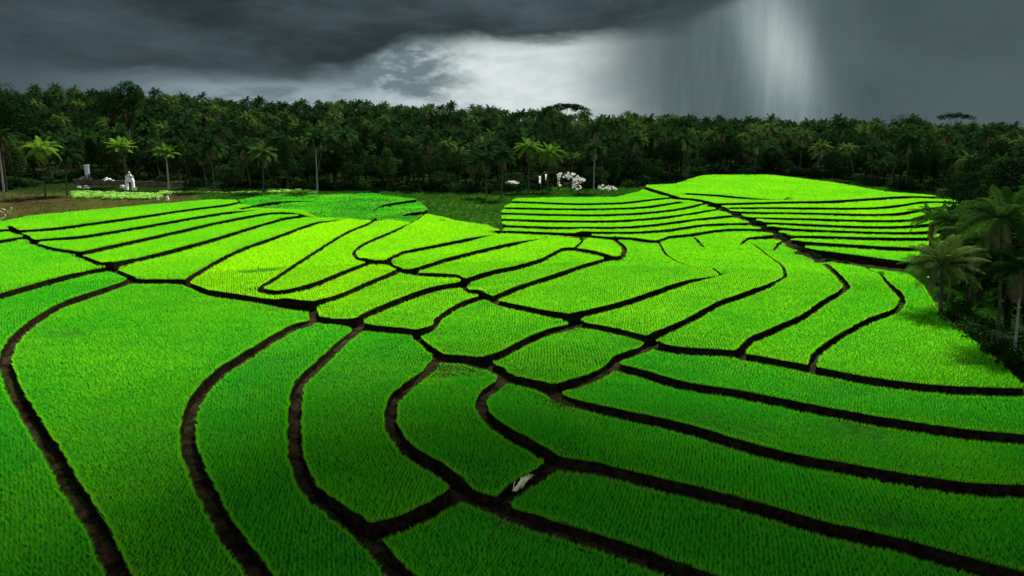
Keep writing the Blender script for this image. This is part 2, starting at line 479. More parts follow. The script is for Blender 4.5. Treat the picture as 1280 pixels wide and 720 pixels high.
# ------------------------------------------------------------------ materials
def new_mat(name):
    m = bpy.data.materials.new(name); m.use_nodes = True; nt = m.node_tree; nt.nodes.clear()
    return m, nt, nt.nodes.new('ShaderNodeOutputMaterial')
def attr(nt, name, kind='GEOMETRY'):
    a = nt.nodes.new('ShaderNodeAttribute'); a.attribute_name = name; a.attribute_type = kind; return a
def pos_node(nt): return nt.nodes.new('ShaderNodeNewGeometry').outputs['Position']
def objrandom(nt): return N(nt, nt.nodes.new('ShaderNodeObjectInfo').outputs['Random'])

def leaf_mat(name, ca, cb, trans=0.35, rough=0.6, sc=0.8, tint=False, cc=None, spec=0.25):
    m, nt, out = new_mat(name)
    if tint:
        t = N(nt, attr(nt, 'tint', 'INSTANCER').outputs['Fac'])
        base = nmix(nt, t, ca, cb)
    else:
        nz = nnoise(nt, pos_node(nt), sc, 4, 0.6)
        rnd = objrandom(nt)
        base = nmix(nt, (nz*0.9 + rnd*0.6 - 0.25).step(0.1, 0.9), ca, cb)
        if cc: base = nmix(nt, rnd.step(0.72, 0.95)*0.8, base, cc)
    p = nt.nodes.new('ShaderNodeBsdfPrincipled'); p.inputs['Roughness'].default_value = rough
    p.inputs['Specular IOR Level'].default_value = spec if spec > .05 else 0.0
    nt.links.new(base, p.inputs['Base Color'])
    tr = nt.nodes.new('ShaderNodeBsdfTranslucent'); nt.links.new(base, tr.inputs[0])
    mx = nt.nodes.new('ShaderNodeMixShader'); mx.inputs[0].default_value = trans
    nt.links.new(p.outputs[0], mx.inputs[1]); nt.links.new(tr.outputs[0], mx.inputs[2]); nt.links.new(mx.outputs[0], out.inputs[0])
    return m
def surf_mat(name, ca, cb, sc=2.0, rough=0.9, bump=0.4, bsc=12.0, detail=6, spec=0.0, cc=None, lo=0.35, hi=0.65):
    m, nt, out = new_mat(name); P = pos_node(nt)
    nz = nnoise(nt, P, sc, detail, 0.6)
    c = nmix(nt, nz.step(lo, hi), ca, cb)
    if cc: c = nmix(nt, nnoise(nt, P, sc*0.37, 4, 0.6, 0.5).step(0.55, 0.7), c, cc)
    p = nt.nodes.new('ShaderNodeBsdfPrincipled'); p.inputs['Roughness'].default_value = rough; p.inputs['Specular IOR Level'].default_value = spec
    nt.links.new(c, p.inputs['Base Color'])
    b = nt.nodes.new('ShaderNodeBump'); b.inputs['Strength'].default_value = bump; b.inputs['Distance'].default_value = 0.05
    nt.links.new(nnoise(nt, P, bsc, 5, 0.65).s, b.inputs['Height']); nt.links.new(b.outputs[0], p.inputs['Normal'])
    nt.links.new(p.outputs[0], out.inputs[0]); return m

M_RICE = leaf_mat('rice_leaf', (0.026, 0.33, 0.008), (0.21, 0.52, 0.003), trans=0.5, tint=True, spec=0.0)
M_BED = surf_mat('rice_bed', (0.006, 0.035, 0.003), (0.012, 0.06, 0.004), 1.5, 1.0, 0.5, 9, spec=0.0)
M_BANK = surf_mat('bank_soil', (0.0035, 0.0024, 0.0016), (0.011, 0.007, 0.0045), 2.5, 0.95, 0.6, 9, cc=(0.007, 0.012, 0.004), spec=0.0)
M_GRASS = leaf_mat('grass_blade', (0.008, 0.045, 0.004), (0.035, 0.12, 0.007), 0.35, sc=0.5, tint=True, spec=0.0)
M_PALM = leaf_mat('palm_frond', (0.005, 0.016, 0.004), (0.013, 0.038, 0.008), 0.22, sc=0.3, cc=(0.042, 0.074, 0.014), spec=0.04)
M_PALMB = leaf_mat('fresh_palm_frond', (0.020, 0.066, 0.006), (0.070, 0.150, 0.012), 0.35, sc=0.6, spec=0.0)
M_PALMG = leaf_mat('grove_frond', (0.009, 0.032, 0.005), (0.028, 0.072, 0.008), 0.35, sc=1.2, cc=(0.048, 0.10, 0.012), spec=0.0)
M_DEAD = leaf_mat('dry_frond', (0.10, 0.07, 0.03), (0.17, 0.13, 0.06), 0.2, sc=1.0)
M_TRUNK = surf_mat('palm_trunk', (0.028, 0.026, 0.019), (0.065, 0.060, 0.045), 3.0, 0.9, 0.5, 14)
M_TRUNKL = surf_mat('pale_palm_trunk', (0.12, 0.12, 0.095), (0.20, 0.195, 0.16), 3.0, 0.9, 0.4, 14)
M_BARK = surf_mat('bark', (0.015, 0.012, 0.008), (0.038, 0.031, 0.021), 3.0, 0.95, 0.6, 10)
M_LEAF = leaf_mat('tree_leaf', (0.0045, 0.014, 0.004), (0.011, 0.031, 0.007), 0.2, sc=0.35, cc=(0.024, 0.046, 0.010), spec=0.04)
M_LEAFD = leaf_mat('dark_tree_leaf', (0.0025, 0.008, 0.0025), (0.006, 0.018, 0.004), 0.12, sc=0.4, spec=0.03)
M_LEAFB = leaf_mat('bright_leaf', (0.07, 0.26, 0.008), (0.22, 0.42, 0.03), 0.35, sc=1.5)
M_WHITE = surf_mat('white_plaster', (0.48, 0.48, 0.46), (0.60, 0.60, 0.57), 3.0, 0.8, 0.3, 8, cc=(0.20, 0.20, 0.17))
M_STONE = surf_mat('pale_stone', (0.22, 0.22, 0.19), (0.40, 0.39, 0.36), 2.0, 0.9, 0.6, 6, cc=(0.08, 0.09, 0.06))
M_BLOOM = leaf_mat('white_blossom', (0.55, 0.57, 0.50), (0.72, 0.73, 0.69), 0.3, sc=2.0)
M_ROOF = surf_mat('grey_roof', (0.16, 0.15, 0.14), (0.26, 0.25, 0.23), 3.0, 0.8, 0.3, 10)
M_STRAW = leaf_mat('straw', (0.30, 0.32, 0.14), (0.55, 0.57, 0.34), 0.35, sc=3.0)
M_TWIG = surf_mat('pale_dead_wood', (0.20, 0.17, 0.11), (0.34, 0.30, 0.21), 2.0, 0.85, 0.4, 12)
M_CLOTH = leaf_mat('white_cloth', (0.74, 0.74, 0.72), (0.80, 0.80, 0.78), 0.3, sc=1.0)

def ground_mat():
    m, nt, out = new_mat('ground_soil_and_grass'); P = pos_node(nt)
    z = attr(nt, 'zone'); sep = nt.nodes.new('ShaderNodeSeparateColor'); nt.links.new(z.outputs['Color'], sep.inputs[0])
    r, g, b = (N(nt, sep.outputs[i]) for i in range(3))
    n1 = nnoise(nt, P, 0.9, 6, 0.6); n2 = nnoise(nt, P, 0.16, 5, 0.55, 0.4); n3 = nnoise(nt, P, 5.0, 5, 0.6)
    mud = nmix(nt, n1.step(0.35, 0.68), (0.0035, 0.0025, 0.0015), (0.018, 0.012, 0.007))
    mud = nmix(nt, (n2*0.6+n3*0.5).step(0.58, 0.72)*0.7, mud, (0.012, 0.030, 0.006))
    fallow = nmix(nt, (n2*0.6+n1*0.4).step(0.38, 0.62), (0.016, 0.010, 0.005), (0.022, 0.026, 0.006))
    grass = nmix(nt, (n2*0.5+n1*0.5).step(0.35, 0.65), (0.006, 0.018, 0.003), (0.018, 0.055, 0.006))
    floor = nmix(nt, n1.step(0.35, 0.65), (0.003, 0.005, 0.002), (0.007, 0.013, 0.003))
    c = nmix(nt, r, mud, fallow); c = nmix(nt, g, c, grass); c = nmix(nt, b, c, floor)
    p = nt.nodes.new('ShaderNodeBsdfPrincipled'); nt.links.new(c, p.inputs['Base Color'])
    p.inputs['Specular IOR Level'].default_value = 0.0
    nt.links.new((n2.step(0.45, 0.6)*-0.35 + 0.95).s, p.inputs['Roughness'])
    bm = nt.nodes.new('ShaderNodeBump'); bm.inputs['Strength'].default_value = 0.6; bm.inputs['Distance'].default_value = 0.12
    nt.links.new(n3.s, bm.inputs['Height']); nt.links.new(bm.outputs[0], p.inputs['Normal'])
    nt.links.new(p.outputs[0], out.inputs[0]); return m

# ------------------------------------------------------------------ ground
def od_at(X, Y):
    X = np.asarray(X, float).ravel(); Y = np.asarray(Y, float).ravel()
    o = np.full(len(X), -60.0); m = (np.abs(X) < 240) & (Y > -10) & (Y < 300)
    if m.any(): o[m] = outer_dist(np.stack([X[m], Y[m]], 1))
    return o
def terrain(X, Y, od=None):
    X = np.asarray(X, float); Y = np.asarray(Y, float); sh = X.shape
    if od is None: od = od_at(X, Y)
    od = np.asarray(od).reshape(sh)
    Rr = np.hypot(X, Y)
    base = G(X, Y) + hill(X, Y)*(Y > 0)
    z = base + np.where(Y > 12, -0.12 - 0.36*sst(-1.2, 0.6, od), -0.5)
    right = sst(14, 30, X)*(1-sst(110, 165, Rr))*(1-sst(-9, -0.5, od))*sst(10, 40, Y)
    z = z - 2.6*right
    z = z + 0.06*vnoise(X, Y, 2.2, 5) + 0.035*vnoise(X, Y, 0.8, 6)
    return z
def make_ground():
    rad = [0.0]
    while rad[-1] < 4000:
        r = rad[-1]
        rad.append(r + (4 if r < 22 else 0.45 if r < 75 else 0.7 if r < 130 else 1.1 if r < 250 else max(4, (r-230)*0.09)))
    rad = np.array(rad)
    azf = np.concatenate([np.arange(-44, 44, 0.33), np.arange(44, 316, 4.0)])
    A, Rr = np.meshgrid(np.radians(azf), rad)
    X = Rr*np.sin(A); Y = Rr*np.cos(A)
    od = od_at(X, Y).reshape(X.shape); Z = terrain(X, Y, od)
    na = len(azf); nr = len(rad)
    verts = np.stack([X.ravel(), Y.ravel(), Z.ravel()], 1)
    i = np.arange(nr-1)[:, None]*na; k = np.arange(na)[None, :]; k2 = (k+1) % na
    faces = np.stack([i+k, i+na+k, i+na+k2, i+k2], -1).reshape(-1, 4)
    me = bpy.data.meshes.new('ground'); me.from_pydata(verts.tolist(), [], faces[:, ::-1].tolist())
    px, py = proj(X, np.maximum(Y, 5), Z)
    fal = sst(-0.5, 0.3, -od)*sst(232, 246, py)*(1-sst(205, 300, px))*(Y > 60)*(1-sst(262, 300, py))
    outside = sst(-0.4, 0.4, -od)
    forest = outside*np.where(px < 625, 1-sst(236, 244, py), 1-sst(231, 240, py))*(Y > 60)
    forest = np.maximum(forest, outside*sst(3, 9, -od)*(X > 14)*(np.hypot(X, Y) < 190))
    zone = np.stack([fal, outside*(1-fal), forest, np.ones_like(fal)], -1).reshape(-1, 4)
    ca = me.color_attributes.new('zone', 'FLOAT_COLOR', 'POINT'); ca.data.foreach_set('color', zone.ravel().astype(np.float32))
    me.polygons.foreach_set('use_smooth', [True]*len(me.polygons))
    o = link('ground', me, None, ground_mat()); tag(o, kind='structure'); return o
make_ground()
def tz(x, y): return float(terrain(np.array([x]), np.array([y]))[0])
def at(px, py, h=0.0):
    x, y = unproj(px, py, h); return float(x), float(y)
def spot(px, py):
    """ground point seen at a photo pixel"""
    x, y = at(px, py)
    return Vector((x, y, tz(x, y)))

# ------------------------------------------------------------------ scattered plants (uncountable stuff)
def blade(mb, base, d, lean, h, w, curl=0.6, segs=2, mi=0):
    side = Vector((-d.y, d.x, 0)); prev = None
    for k in range(segs+1):
        t = k/segs
        p = base + d*(lean*(t**1.6)) + Vector((0, 0, h*(t - curl*0.35*t*t)))
        ww = w*(1-t)**0.7 if k < segs else 0.0
        cur = (p-side*ww/2, p+side*ww/2)
        if prev: 
            if k < segs: mb.quad(prev[0], prev[1], cur[1], cur[0], mi)
            else: mb.tri(prev[0], prev[1], p, mi)
        prev = cur
def tuft_obj(name, n, h, spread, w, mat, seed, base_r=0.05):
    r = random.Random(seed); mb = MB()
    for i in range(n):
        a = r.uniform(0, 6.283); d = Vector((math.cos(a), math.sin(a), 0))
        blade(mb, d*r.uniform(0, base_r), d, spread*r.uniform(.25, 1.1), h*r.uniform(.65, 1.05), w*r.uniform(.7, 1.2), r.uniform(.2, .9))
    me = mb.mesh(name); me.materials.append(mat)
    return bpy.data.objects.new(name, me)
RICE = [tuft_obj('rice_clump', 15, 0.43, 0.19, 0.027, M_RICE, s) for s in (1, 2, 3)]
RICEF = [tuft_obj('rice_clump_wide', 22, 0.42, 0.30, 0.045, M_RICE, s, 0.13) for s in (4, 5)]
GRS = [tuft_obj('grass_tuft', 14, 0.30, 0.16, 0.022, M_GRASS, s) for s in (6, 7)]

def scatter_group(name, objs):
    ng = bpy.data.node_groups.new(name, 'GeometryNodeTree')
    ng.interface.new_socket('Geometry', in_out='INPUT', socket_type='NodeSocketGeometry')
    ng.interface.new_socket('Geometry', in_out='OUTPUT', socket_type='NodeSocketGeometry')
    gi = ng.nodes.new('NodeGroupInput'); go = ng.nodes.new('NodeGroupOutput')
    mp = ng.nodes.new('GeometryNodeMeshToPoints'); ng.links.new(gi.outputs[0], mp.inputs[0])
    jn = ng.nodes.new('GeometryNodeJoinGeometry')
    def na(nm, t):
        n = ng.nodes.new('GeometryNodeInputNamedAttribute'); n.data_type = t; n.inputs[0].default_value = nm; return n.outputs[0]
    rot = na('rot', 'FLOAT_VECTOR'); scl = na('scl', 'FLOAT_VECTOR'); var = na('var', 'INT')
    for k, o in enumerate(objs):
        cmpn = ng.nodes.new('FunctionNodeCompare'); cmpn.data_type = 'INT'; cmpn.operation = 'EQUAL'
        ng.links.new(var, cmpn.inputs[2]); cmpn.inputs[3].default_value = k
        oi = ng.nodes.new('GeometryNodeObjectInfo'); oi.inputs[0].default_value = o; oi.inputs['As Instance'].default_value = True
        ip = ng.nodes.new('GeometryNodeInstanceOnPoints')
        ng.links.new(mp.outputs[0], ip.inputs['Points']); ng.links.new(cmpn.outputs[0], ip.inputs['Selection'])
        ng.links.new(oi.outputs['Geometry'], ip.inputs['Instance'])
        ng.links.new(rot, ip.inputs['Rotation']); ng.links.new(scl, ip.inputs['Scale'])
        ng.links.new(ip.outputs[0], jn.inputs[0])
    ng.links.new(jn.outputs[0], go.inputs[0])
    return ng
def scatter(name, P, rot, scl, var, tint, group, parent=None):
    n = len(P); me = bpy.data.meshes.new(name); me.vertices.add(n)
    me.vertices.foreach_set('co', np.asarray(P, np.float32).ravel())
    for nm, t, dat, key in (('rot', 'FLOAT_VECTOR', rot, 'vector'), ('scl', 'FLOAT_VECTOR', scl, 'vector'), ('var', 'INT', var, 'value'), ('tint', 'FLOAT', tint, 'value')):
        a = me.attributes.new(nm, t, 'POINT'); a.data.foreach_set(key, np.asarray(dat, np.int32 if t == 'INT' else np.float32).ravel())
    o = bpy.data.objects.new(name, me); col.objects.link(o)
    if parent: o.parent = parent
    md = o.modifiers.new('scatter', 'NODES'); md.node_group = group
    return o
NG_RICE = scatter_group('rice', RICE+RICEF)
NG_GRASS = scatter_group('grass', GRS)

# ------------------------------------------------------------------ rice plots, each its own thing
# seed pixel, ripeness tint, label
PT = [
 (1047,716,.05,'dark green rice plot filling the bottom right corner of the valley'),
 (1010,538,.08,'long curved rice plot starting at the pinched junction right of the hooked plot'),
 (775,772,.05,'dark rice plot cut by the bottom edge of the picture, right of centre'),
 (1033,609,.07,'long rice plot beside the pale straw, second from the bottom right corner'),
 (778,281,.56,'terrace strip on the near side of the ditch, with an open left end'),
 (355,532,.08,'narrow curved rice strip between the two winding bunds left of bottom centre'),
 (-194,520,.10,'rice plot in the bottom left corner, outside the winding bund'),
 (569,518,.14,'short curved rice plot hooked between two bunds in the middle foreground'),
 (460,494,.14,'tall rice plot bulging between S shaped bunds left of the foreground centre'),
 (1033,489,.12,'upper long rice plot just below the bund under the fan shaped terraces'),
 (189,440,.22,'largest foreground rice plot, broad and rounded inside the left hand loop of bund'),
 (710,440,.22,'small leaf shaped rice plot with pointed right end in the centre'),
 (1139,418,.30,'rice plot along the grassy slope under the dark palms at the right'),
 (609,408,.30,'four sided rice plot touching the kinked bund with the pale strip'),
 (531,386,.55,'small yellow green rice plot above the left of the leaf shaped plots'),
 (1053,381,.34,'tall rice plot with a hooked lower bund, second from the dark palms at the right'),
 (-274,357,.30,'rice plot at the left edge between the mud pool corner and the first straight bund'),
 (489,366,.66,'yellowish slanted rice plot just above the small junction left of centre'),
 (970,359,.36,'slanted rice plot with folded upper end, third from the dark palms at the right'),
 (-565,332,.4,'sliver of rice outside the left edge of the fields'),
 (772,345,.45,'wide rice plot right of centre ending in a bund with a small dark knob'),
 (676,338,.50,'slim rice strip pinched between two bunds beside the square plot in the middle'),
 (889,330,.48,'large smooth rice plot reaching up to the foot of the thin left terraces'),
 (1085,317,.42,'lowest thin terrace strip on the right, above the dark bank'),
 (640,319,.60,'slanted rice plot with open upper end below the thin left terraces'),
 (393,340,.78,'rice plot with a rounded head, right of the most yellow plot'),
 (330,320,.95,'most yellow rice plot of the valley, slanted and long, left of centre'),
 (594,308,.62,'slanted narrow rice strip starting at the small double junction in the middle'),
 (-62,301,.40,'small rice patch at the left edge beside the stone lined pool'),
 (1082,304,.46,'second thin terrace strip from the bottom on the right'),
 (751,306,.60,'tiny square rice plot under the thin left terraces'),
 (297,304,.55,'fifth slanted rice strip counted from the upper left pool'),
 (1070,295,.50,'third thin terrace strip from the bottom on the right'),
 (248,295,.46,'fourth slanted rice strip counted from the upper left pool'),
 (535,293,.78,'bright yellow green rice plot inside the rounded loop of bund in the middle distance'),
 (1078,288,.54,'fourth thin terrace strip from the bottom on the right'),
 (856,290,.60,'lowest short terrace strip on the near side of the ditch'),
 (-27,283,.42,'first rice strip along the brown pool at the upper left'),
 (223,285,.44,'third slanted rice strip counted from the upper left pool'),
 (819,284,.58,'second terrace strip from the bottom on the near side of the ditch'),
 (1084,279,.56,'fifth thin terrace strip from the bottom on the right'),
 (193,276,.43,'second slanted rice strip counted from the upper left pool'),
 (778,278,.55,'third terrace strip from the bottom on the near side of the ditch'),
 (1065,271,.58,'sixth thin terrace strip from the bottom on the right'),
 (763,271,.52,'fourth terrace strip from the bottom on the near side of the ditch'),
 (1073,263,.60,'seventh thin terrace strip from the bottom on the right'),
 (753,265,.50,'fifth terrace strip from the bottom on the near side of the ditch'),
 (753,257,.48,'sixth terrace strip from the bottom on the near side of the ditch'),
 (1063,256,.62,'eighth thin terrace strip from the bottom on the right'),
 (427,256,.10,'dull green rice meadow in front of the forest at upper centre left'),
 (750,250,.40,'topmost terrace strip under the white blossom at the forest edge'),
 (954,236,.52,'broad brilliant rice field at the top right under the dark forest'),
]
PTG = [(np.array(at(a, b)), t, l) for a, b, t, l in PT]

def plot_tint(P, base):
    x, y = P[:, 0], P[:, 1]
    n1 = vnoise(x, y, 11, 7); n2 = vnoise(x, y, 3.0, 8); n3 = vnoise(x, y, 1.1, 9)
    return np.clip(base + 0.10*n1 + 0.07*n2 + 0.03*n3 + nrng.normal(0, .05, len(P)), 0, 1)
# darker worn patches seen in the crop (photo pixel, radius in metres, strength)
WORN = [(1075,537,1.6,.42),(1050,528,1.0,.4),(430,472,2.2,.2),(345,450,2.4,.18),(85,417,1.6,.3),(318,341,1.0,.5),(328,340,.8,.5),(341,339,.8,.5),
        (1055,487,2.0,.2),(1105,655,1.2,.35),(930,540,1.6,.2),(720,445,2.0,.12),(600,590,1.6,.2),(215,360,2.5,.12),(1200,455,1.6,.2),(700,515,2.0,.15),(880,525,2,.2)]
WG = [(np.array(at(a, b)), r, s) for a, b, r, s in WORN]

def rice_points(plot, tint):
    lo = np.min([np.min(l, 0) for l in plot['loops']], 0); hi = np.max([np.max(l, 0) for l in plot['loops']], 0)
    ang = 0.5*math.sin(plot['c'][0]*0.13 + plot['c'][1]*0.07) + math.atan2(plot['c'][0], plot['c'][1])*-0.6
    ca, sa = math.cos(ang), math.sin(ang); mid = (lo+hi)/2; half = np.linalg.norm(hi-lo)/2
    outP, outV, outS = [], [], []
    for k, (r0, r1, sp) in enumerate(((0, 62, .24), (62, 105, .28), (105, 400, .36))):
        gx_ = np.arange(-half, half, sp); a, b = np.meshgrid(gx_, gx_*1.0)
        a = a + 0.5*sp*((np.arange(len(gx_)) % 2)[:, None])       # staggered planting
        a = a.ravel(); b = b.ravel()
        # slightly wandering rows
        b = b + 0.5*np.sin(a*0.16 + b*0.05) ; a = a + 0.35*np.sin(b*0.21 + 1)
        P = np.stack([a*ca-b*sa+mid[0], a*sa+b*ca+mid[1]], 1)
        P += nrng.normal(0, sp*0.11, P.shape)
        R = np.hypot(P[:, 0], P[:, 1]); u = np.abs(P[:, 0])/np.maximum(P[:, 1], 1)
        m = (R >= r0) & (R < r1) & (P[:, 0] > lo[0]) & (P[:, 0] < hi[0]) & (P[:, 1] > lo[1]) & (P[:, 1] < hi[1])
        m &= (u < 1.05) | (nrng.random(len(P)) < np.clip(1.6-u*.6, .45, 1))
        P = P[m]
        if len(P) == 0: continue
        i = np.clip(((P[:, 0]-X0)/RES).round().astype(int), 0, D.shape[1]-1); j = np.clip(((P[:, 1]-Y0)/RES).round().astype(int), 0, D.shape[0]-1)
        m = (LAB[j, i] == plot['id']) | ((D[j, i] > -0.25) & (D[j, i] <= 0)); P = P[m]; i = i[m]; j = j[m]
        # nearest-cell label test leaves a ragged rim: keep only points really inside
        d, z = line_eval(P); od = outer_dist(P); d = np.minimum(d, od)
        ok = (d > 0.12) & ((LAB[j, i] == plot['id']) | (LAB[j, np.minimum(i+1, D.shape[1]-1)] == plot['id']) | (LAB[j, np.maximum(i-1, 0)] == plot['id']) | (LAB[np.minimum(j+1, D.shape[0]-1), i] == plot['id']) | (LAB[np.maximum(j-1, 0), i] == plot['id']))
        P = P[ok]; z = z[ok]; d = d[ok]
        Z = G(P[:, 0], P[:, 1]) + z
        outP.append(np.stack([P[:, 0], P[:, 1], Z], 1))
        outV.append(nrng.integers(0, 3, len(P)) if k < 2 else nrng.integers(3, 5, len(P)))
        s = nrng.normal(1.0, .12, len(P)) * (1 + 0.13*vnoise(P[:, 0], P[:, 1], 6, 12) + 0.10*vnoise(P[:, 0], P[:, 1], 1.7, 13))
        if tint <= .101 and tint > .099 and plot['c'][1] > 100: s *= 0.62 + 0.3*vnoise(P[:, 0], P[:, 1], 7, 14)
        for c, r, st in WG:
            q = np.exp(-(((P[:, 0]-c[0])/(r*1.6))**2 + ((P[:, 1]-c[1])/r)**2)) * (1+0.5*vnoise(P[:, 0], P[:, 1], .9, 4))
            s *= np.clip(1 - st*2.1*q, 0.2, 1)
        outS.append(np.clip(s, .25, 1.4) * (1.0 if k == 0 else 1.08))
    # the outermost row follows the bund
    for l in plot['loops']:
        q = np.array(l + [l[0]]); sl = np.hypot(*(q[1:]-q[:-1]).T); cum = np.concatenate([[0], np.cumsum(sl)])
        R = np.hypot(q[:, 0], q[:, 1]).mean(); sp = 0.15 if R < 75 else 0.22 if R < 120 else 0.34
        t = np.arange(0, cum[-1], sp); E_ = np.stack([np.interp(t, cum, q[:, 0]), np.interp(t, cum, q[:, 1])], 1)
        t2 = np.minimum(t+0.25, cum[-1]-1e-3); Fw = np.stack([np.interp(t2, cum, q[:, 0]), np.interp(t2, cum, q[:, 1])], 1) - E_
        Fw /= np.maximum(np.linalg.norm(Fw, axis=1), 1e-4)[:, None]; nn = np.stack([-Fw[:, 1], Fw[:, 0]], 1)
        cand = E_ + nn*0.07; dc = line_eval(cand)[0]; de = line_eval(E_-nn*0.07)[0]
        E_ = np.where((dc > de)[:, None], cand, E_-nn*0.07) + nrng.normal(0, .02, E_.shape)
        z = line_eval(E_)[1]
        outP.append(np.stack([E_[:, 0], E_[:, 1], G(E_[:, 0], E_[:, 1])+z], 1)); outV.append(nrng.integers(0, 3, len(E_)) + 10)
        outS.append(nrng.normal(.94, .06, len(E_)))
    P = np.concatenate(outP); V = np.concatenate(outV); S = np.concatenate(outS)
    return P, V, S

def bed_mesh(plot, org):
    """soil bed of a plot: triangulated top that follows the terrace, with sloping soil banks down to the path"""
    step = 1.6 if plot['area'] < 1200 else 2.4
    loops = [thin(l, 0.34 if plot['c'][1] < 75 else 0.6) for l in plot['loops']]
    loops = [l for l in loops if len(l) > 6]
    pts = []; edges = []
    for l in loops:
        n0 = len(pts); pts += l; edges += [(n0+i, n0+(i+1) % len(l)) for i in range(len(l))]
    nb = len(pts)
    lo = np.min(pts, 0); hi = np.max(pts, 0)
    a, b = np.meshgrid(np.arange(lo[0], hi[0], step), np.arange(lo[1], hi[1], step))
    a = a.ravel()+0.21*np.sin(b.ravel()*3); b = b.ravel()
    i = np.clip(((a-X0)/RES).round().astype(int), 0, D.shape[1]-1); j = np.clip(((b-Y0)/RES).round().astype(int), 0, D.shape[0]-1)
    m = (LAB[j, i] == plot['id']) & (D[j, i] > 0.6)
    allp = [Vector(p) for p in pts] + [Vector((x, y)) for x, y in zip(a[m], b[m])]
    vo, eo, fo, ov, _, _ = delaunay_2d_cdt(allp, edges, [], 0, 1e-5)
    V = np.array([tuple(v) for v in vo])
    C = np.array([[V[k] for k in f[:3]] for f in fo]).mean(1)
    i = np.clip(((C[:, 0]-X0)/RES).round().astype(int), 0, D.shape[1]-1); j = np.clip(((C[:, 1]-Y0)/RES).round().astype(int), 0, D.shape[0]-1)
    keep = LAB[j, i] == plot['id']
    near = ~keep & (D[j, i] > -0.30) & (D[j, i] <= 0)
    i2 = np.clip(i+1, 0, D.shape[1]-1); j2 = np.clip(j+1, 0, D.shape[0]-1); pid = plot['id']
    near &= (LAB[j, i2] == pid) | (LAB[j2, i] == pid) | (LAB[j, np.maximum(i-1, 0)] == pid) | (LAB[np.maximum(j-1, 0), i] == pid)
    if near.any():
        keep[near] = line_eval(C[near])[0] > 0
    # drop slivers that bridge a bund
    FA = np.array([f[:3] for f in fo]); qi = []; TP = []
    for a_ in range(3):
        p_, r_ = V[FA[:, a_]], V[FA[:, (a_+1) % 3]]
        sel = np.nonzero(keep & (np.hypot(*(p_-r_).T) > 1.3))[0]
        for t in (.3, .5, .7): TP.append(p_[sel]+(r_[sel]-p_[sel])*t); qi.append(sel)
    TP = np.concatenate(TP); qi = np.concatenate(qi)
    if len(TP): keep[qi[line_eval(TP)[0] < -0.16]] = False
    fs = [f for f, k in zip(fo, keep) if k]
    _, z = line_eval(V); Z = G(V[:, 0], V[:, 1]) + z
    Lz = Z + 0.02
    verts = [(x-org[0], y-org[1], zz-org[2]) for (x, y), zz in zip(V, Lz)]
    from collections import Counter
    ec = Counter(); ed = {}
    for f in fs:
        for q in range(len(f)):
            e = (f[q], f[(q+1) % len(f)]); ec[tuple(sorted(e))] += 1; ed[tuple(sorted(e))] = e
    faces = [tuple(f) for f in fs]; mi = [0]*len(faces); low = {}
    # outward direction per boundary vertex
    nrm = {}
    for k, c in ec.items():
        if c == 1:
            p, q = ed[k]; e = V[q]-V[p]; n = np.array([e[1], -e[0]]); n = n/max(np.linalg.norm(n), 1e-6)
            for t in (p, q): nrm[t] = nrm.get(t, 0) + n
    for t, n in nrm.items():
        n = n/max(np.linalg.norm(n), 1e-6); x, y = V[t]+n*(0.16+0.05*math.sin(x if False else V[t][0]*3.1))
        gz = float(G(x, y)) - 0.95
        low[t] = len(verts); verts.append((x-org[0], y-org[1], gz-org[2]))
    for k, c in ec.items():
        if c == 1:
            p, q = ed[k]; faces.append((q, p, low[p], low[q])); mi.append(1)
    me = bpy.data.meshes.new('soil_bed'); me.from_pydata(verts, [], faces)
    me.materials.append(M_BED); me.materials.append(M_BANK); me.polygons.foreach_set('material_index', mi)
    me.update(); return me

for plot in PLOTS:
    # the seed whose point falls inside (else the nearest)
    best = None
    for k, (c, t, l) in enumerate(PTG):
        i = int(round((c[0]-X0)/RES)); j = int(round((c[1]-Y0)/RES))
        if 0 <= i < D.shape[1] and 0 <= j < D.shape[0] and LAB[j, i] == plot['id']: best = k; break
    if best is None:
        dd = [np.hypot(*(c-np.array(plot['c']))) for c, t, l in PTG]; best = int(np.argmin(dd))
        print('plot without own seed', proj(*plot['c'], G(*plot['c'])), round(plot['area']), '->', PT[best][3])
    elif plot.get('dup'): pass
    plot['seed'] = best
    tint, label = PTG[best][1:]
    org = (plot['c'][0], plot['c'][1], float(G(*plot['c'])))
    root = empty('rice_plot', org)
    tag(root, label, 'rice plot', 'rice plots between the bunds')
    link('soil_bed', bed_mesh(plot, org), root)
    P, V, S = rice_points(plot, tint)
    n = len(P); tn = plot_tint(P, tint); tn[V >= 10] = np.clip(tn[V >= 10]+.22, 0, 1); V = V % 10  # border row tinted yellower: bright rim light painted into the leaf colour
    if PT[best][0] == 427:
        kk = nrng.random(n) < np.clip(0.48 + 0.35*vnoise(P[:, 0], P[:, 1], 8, 15), .12, 1); P = P[kk]; V = V[kk]; S = S[kk]; tn = tn[kk]; n = len(P)
    rot = np.stack([nrng.normal(0, .10, n), nrng.normal(0, .10, n), nrng.uniform(0, 6.283, n)], 1)
    # a light breeze leans the crop the same way in places
    scl = np.stack([S**0.5, S**0.5, S*0.92], 1)
    P = P - np.array(org)
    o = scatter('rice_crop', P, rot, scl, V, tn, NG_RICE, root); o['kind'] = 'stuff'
used = [p['seed'] for p in PLOTS]
print('unused seeds', [PT[k][:2] for k in range(len(PT)) if k not in used], 'plots', len(PLOTS))

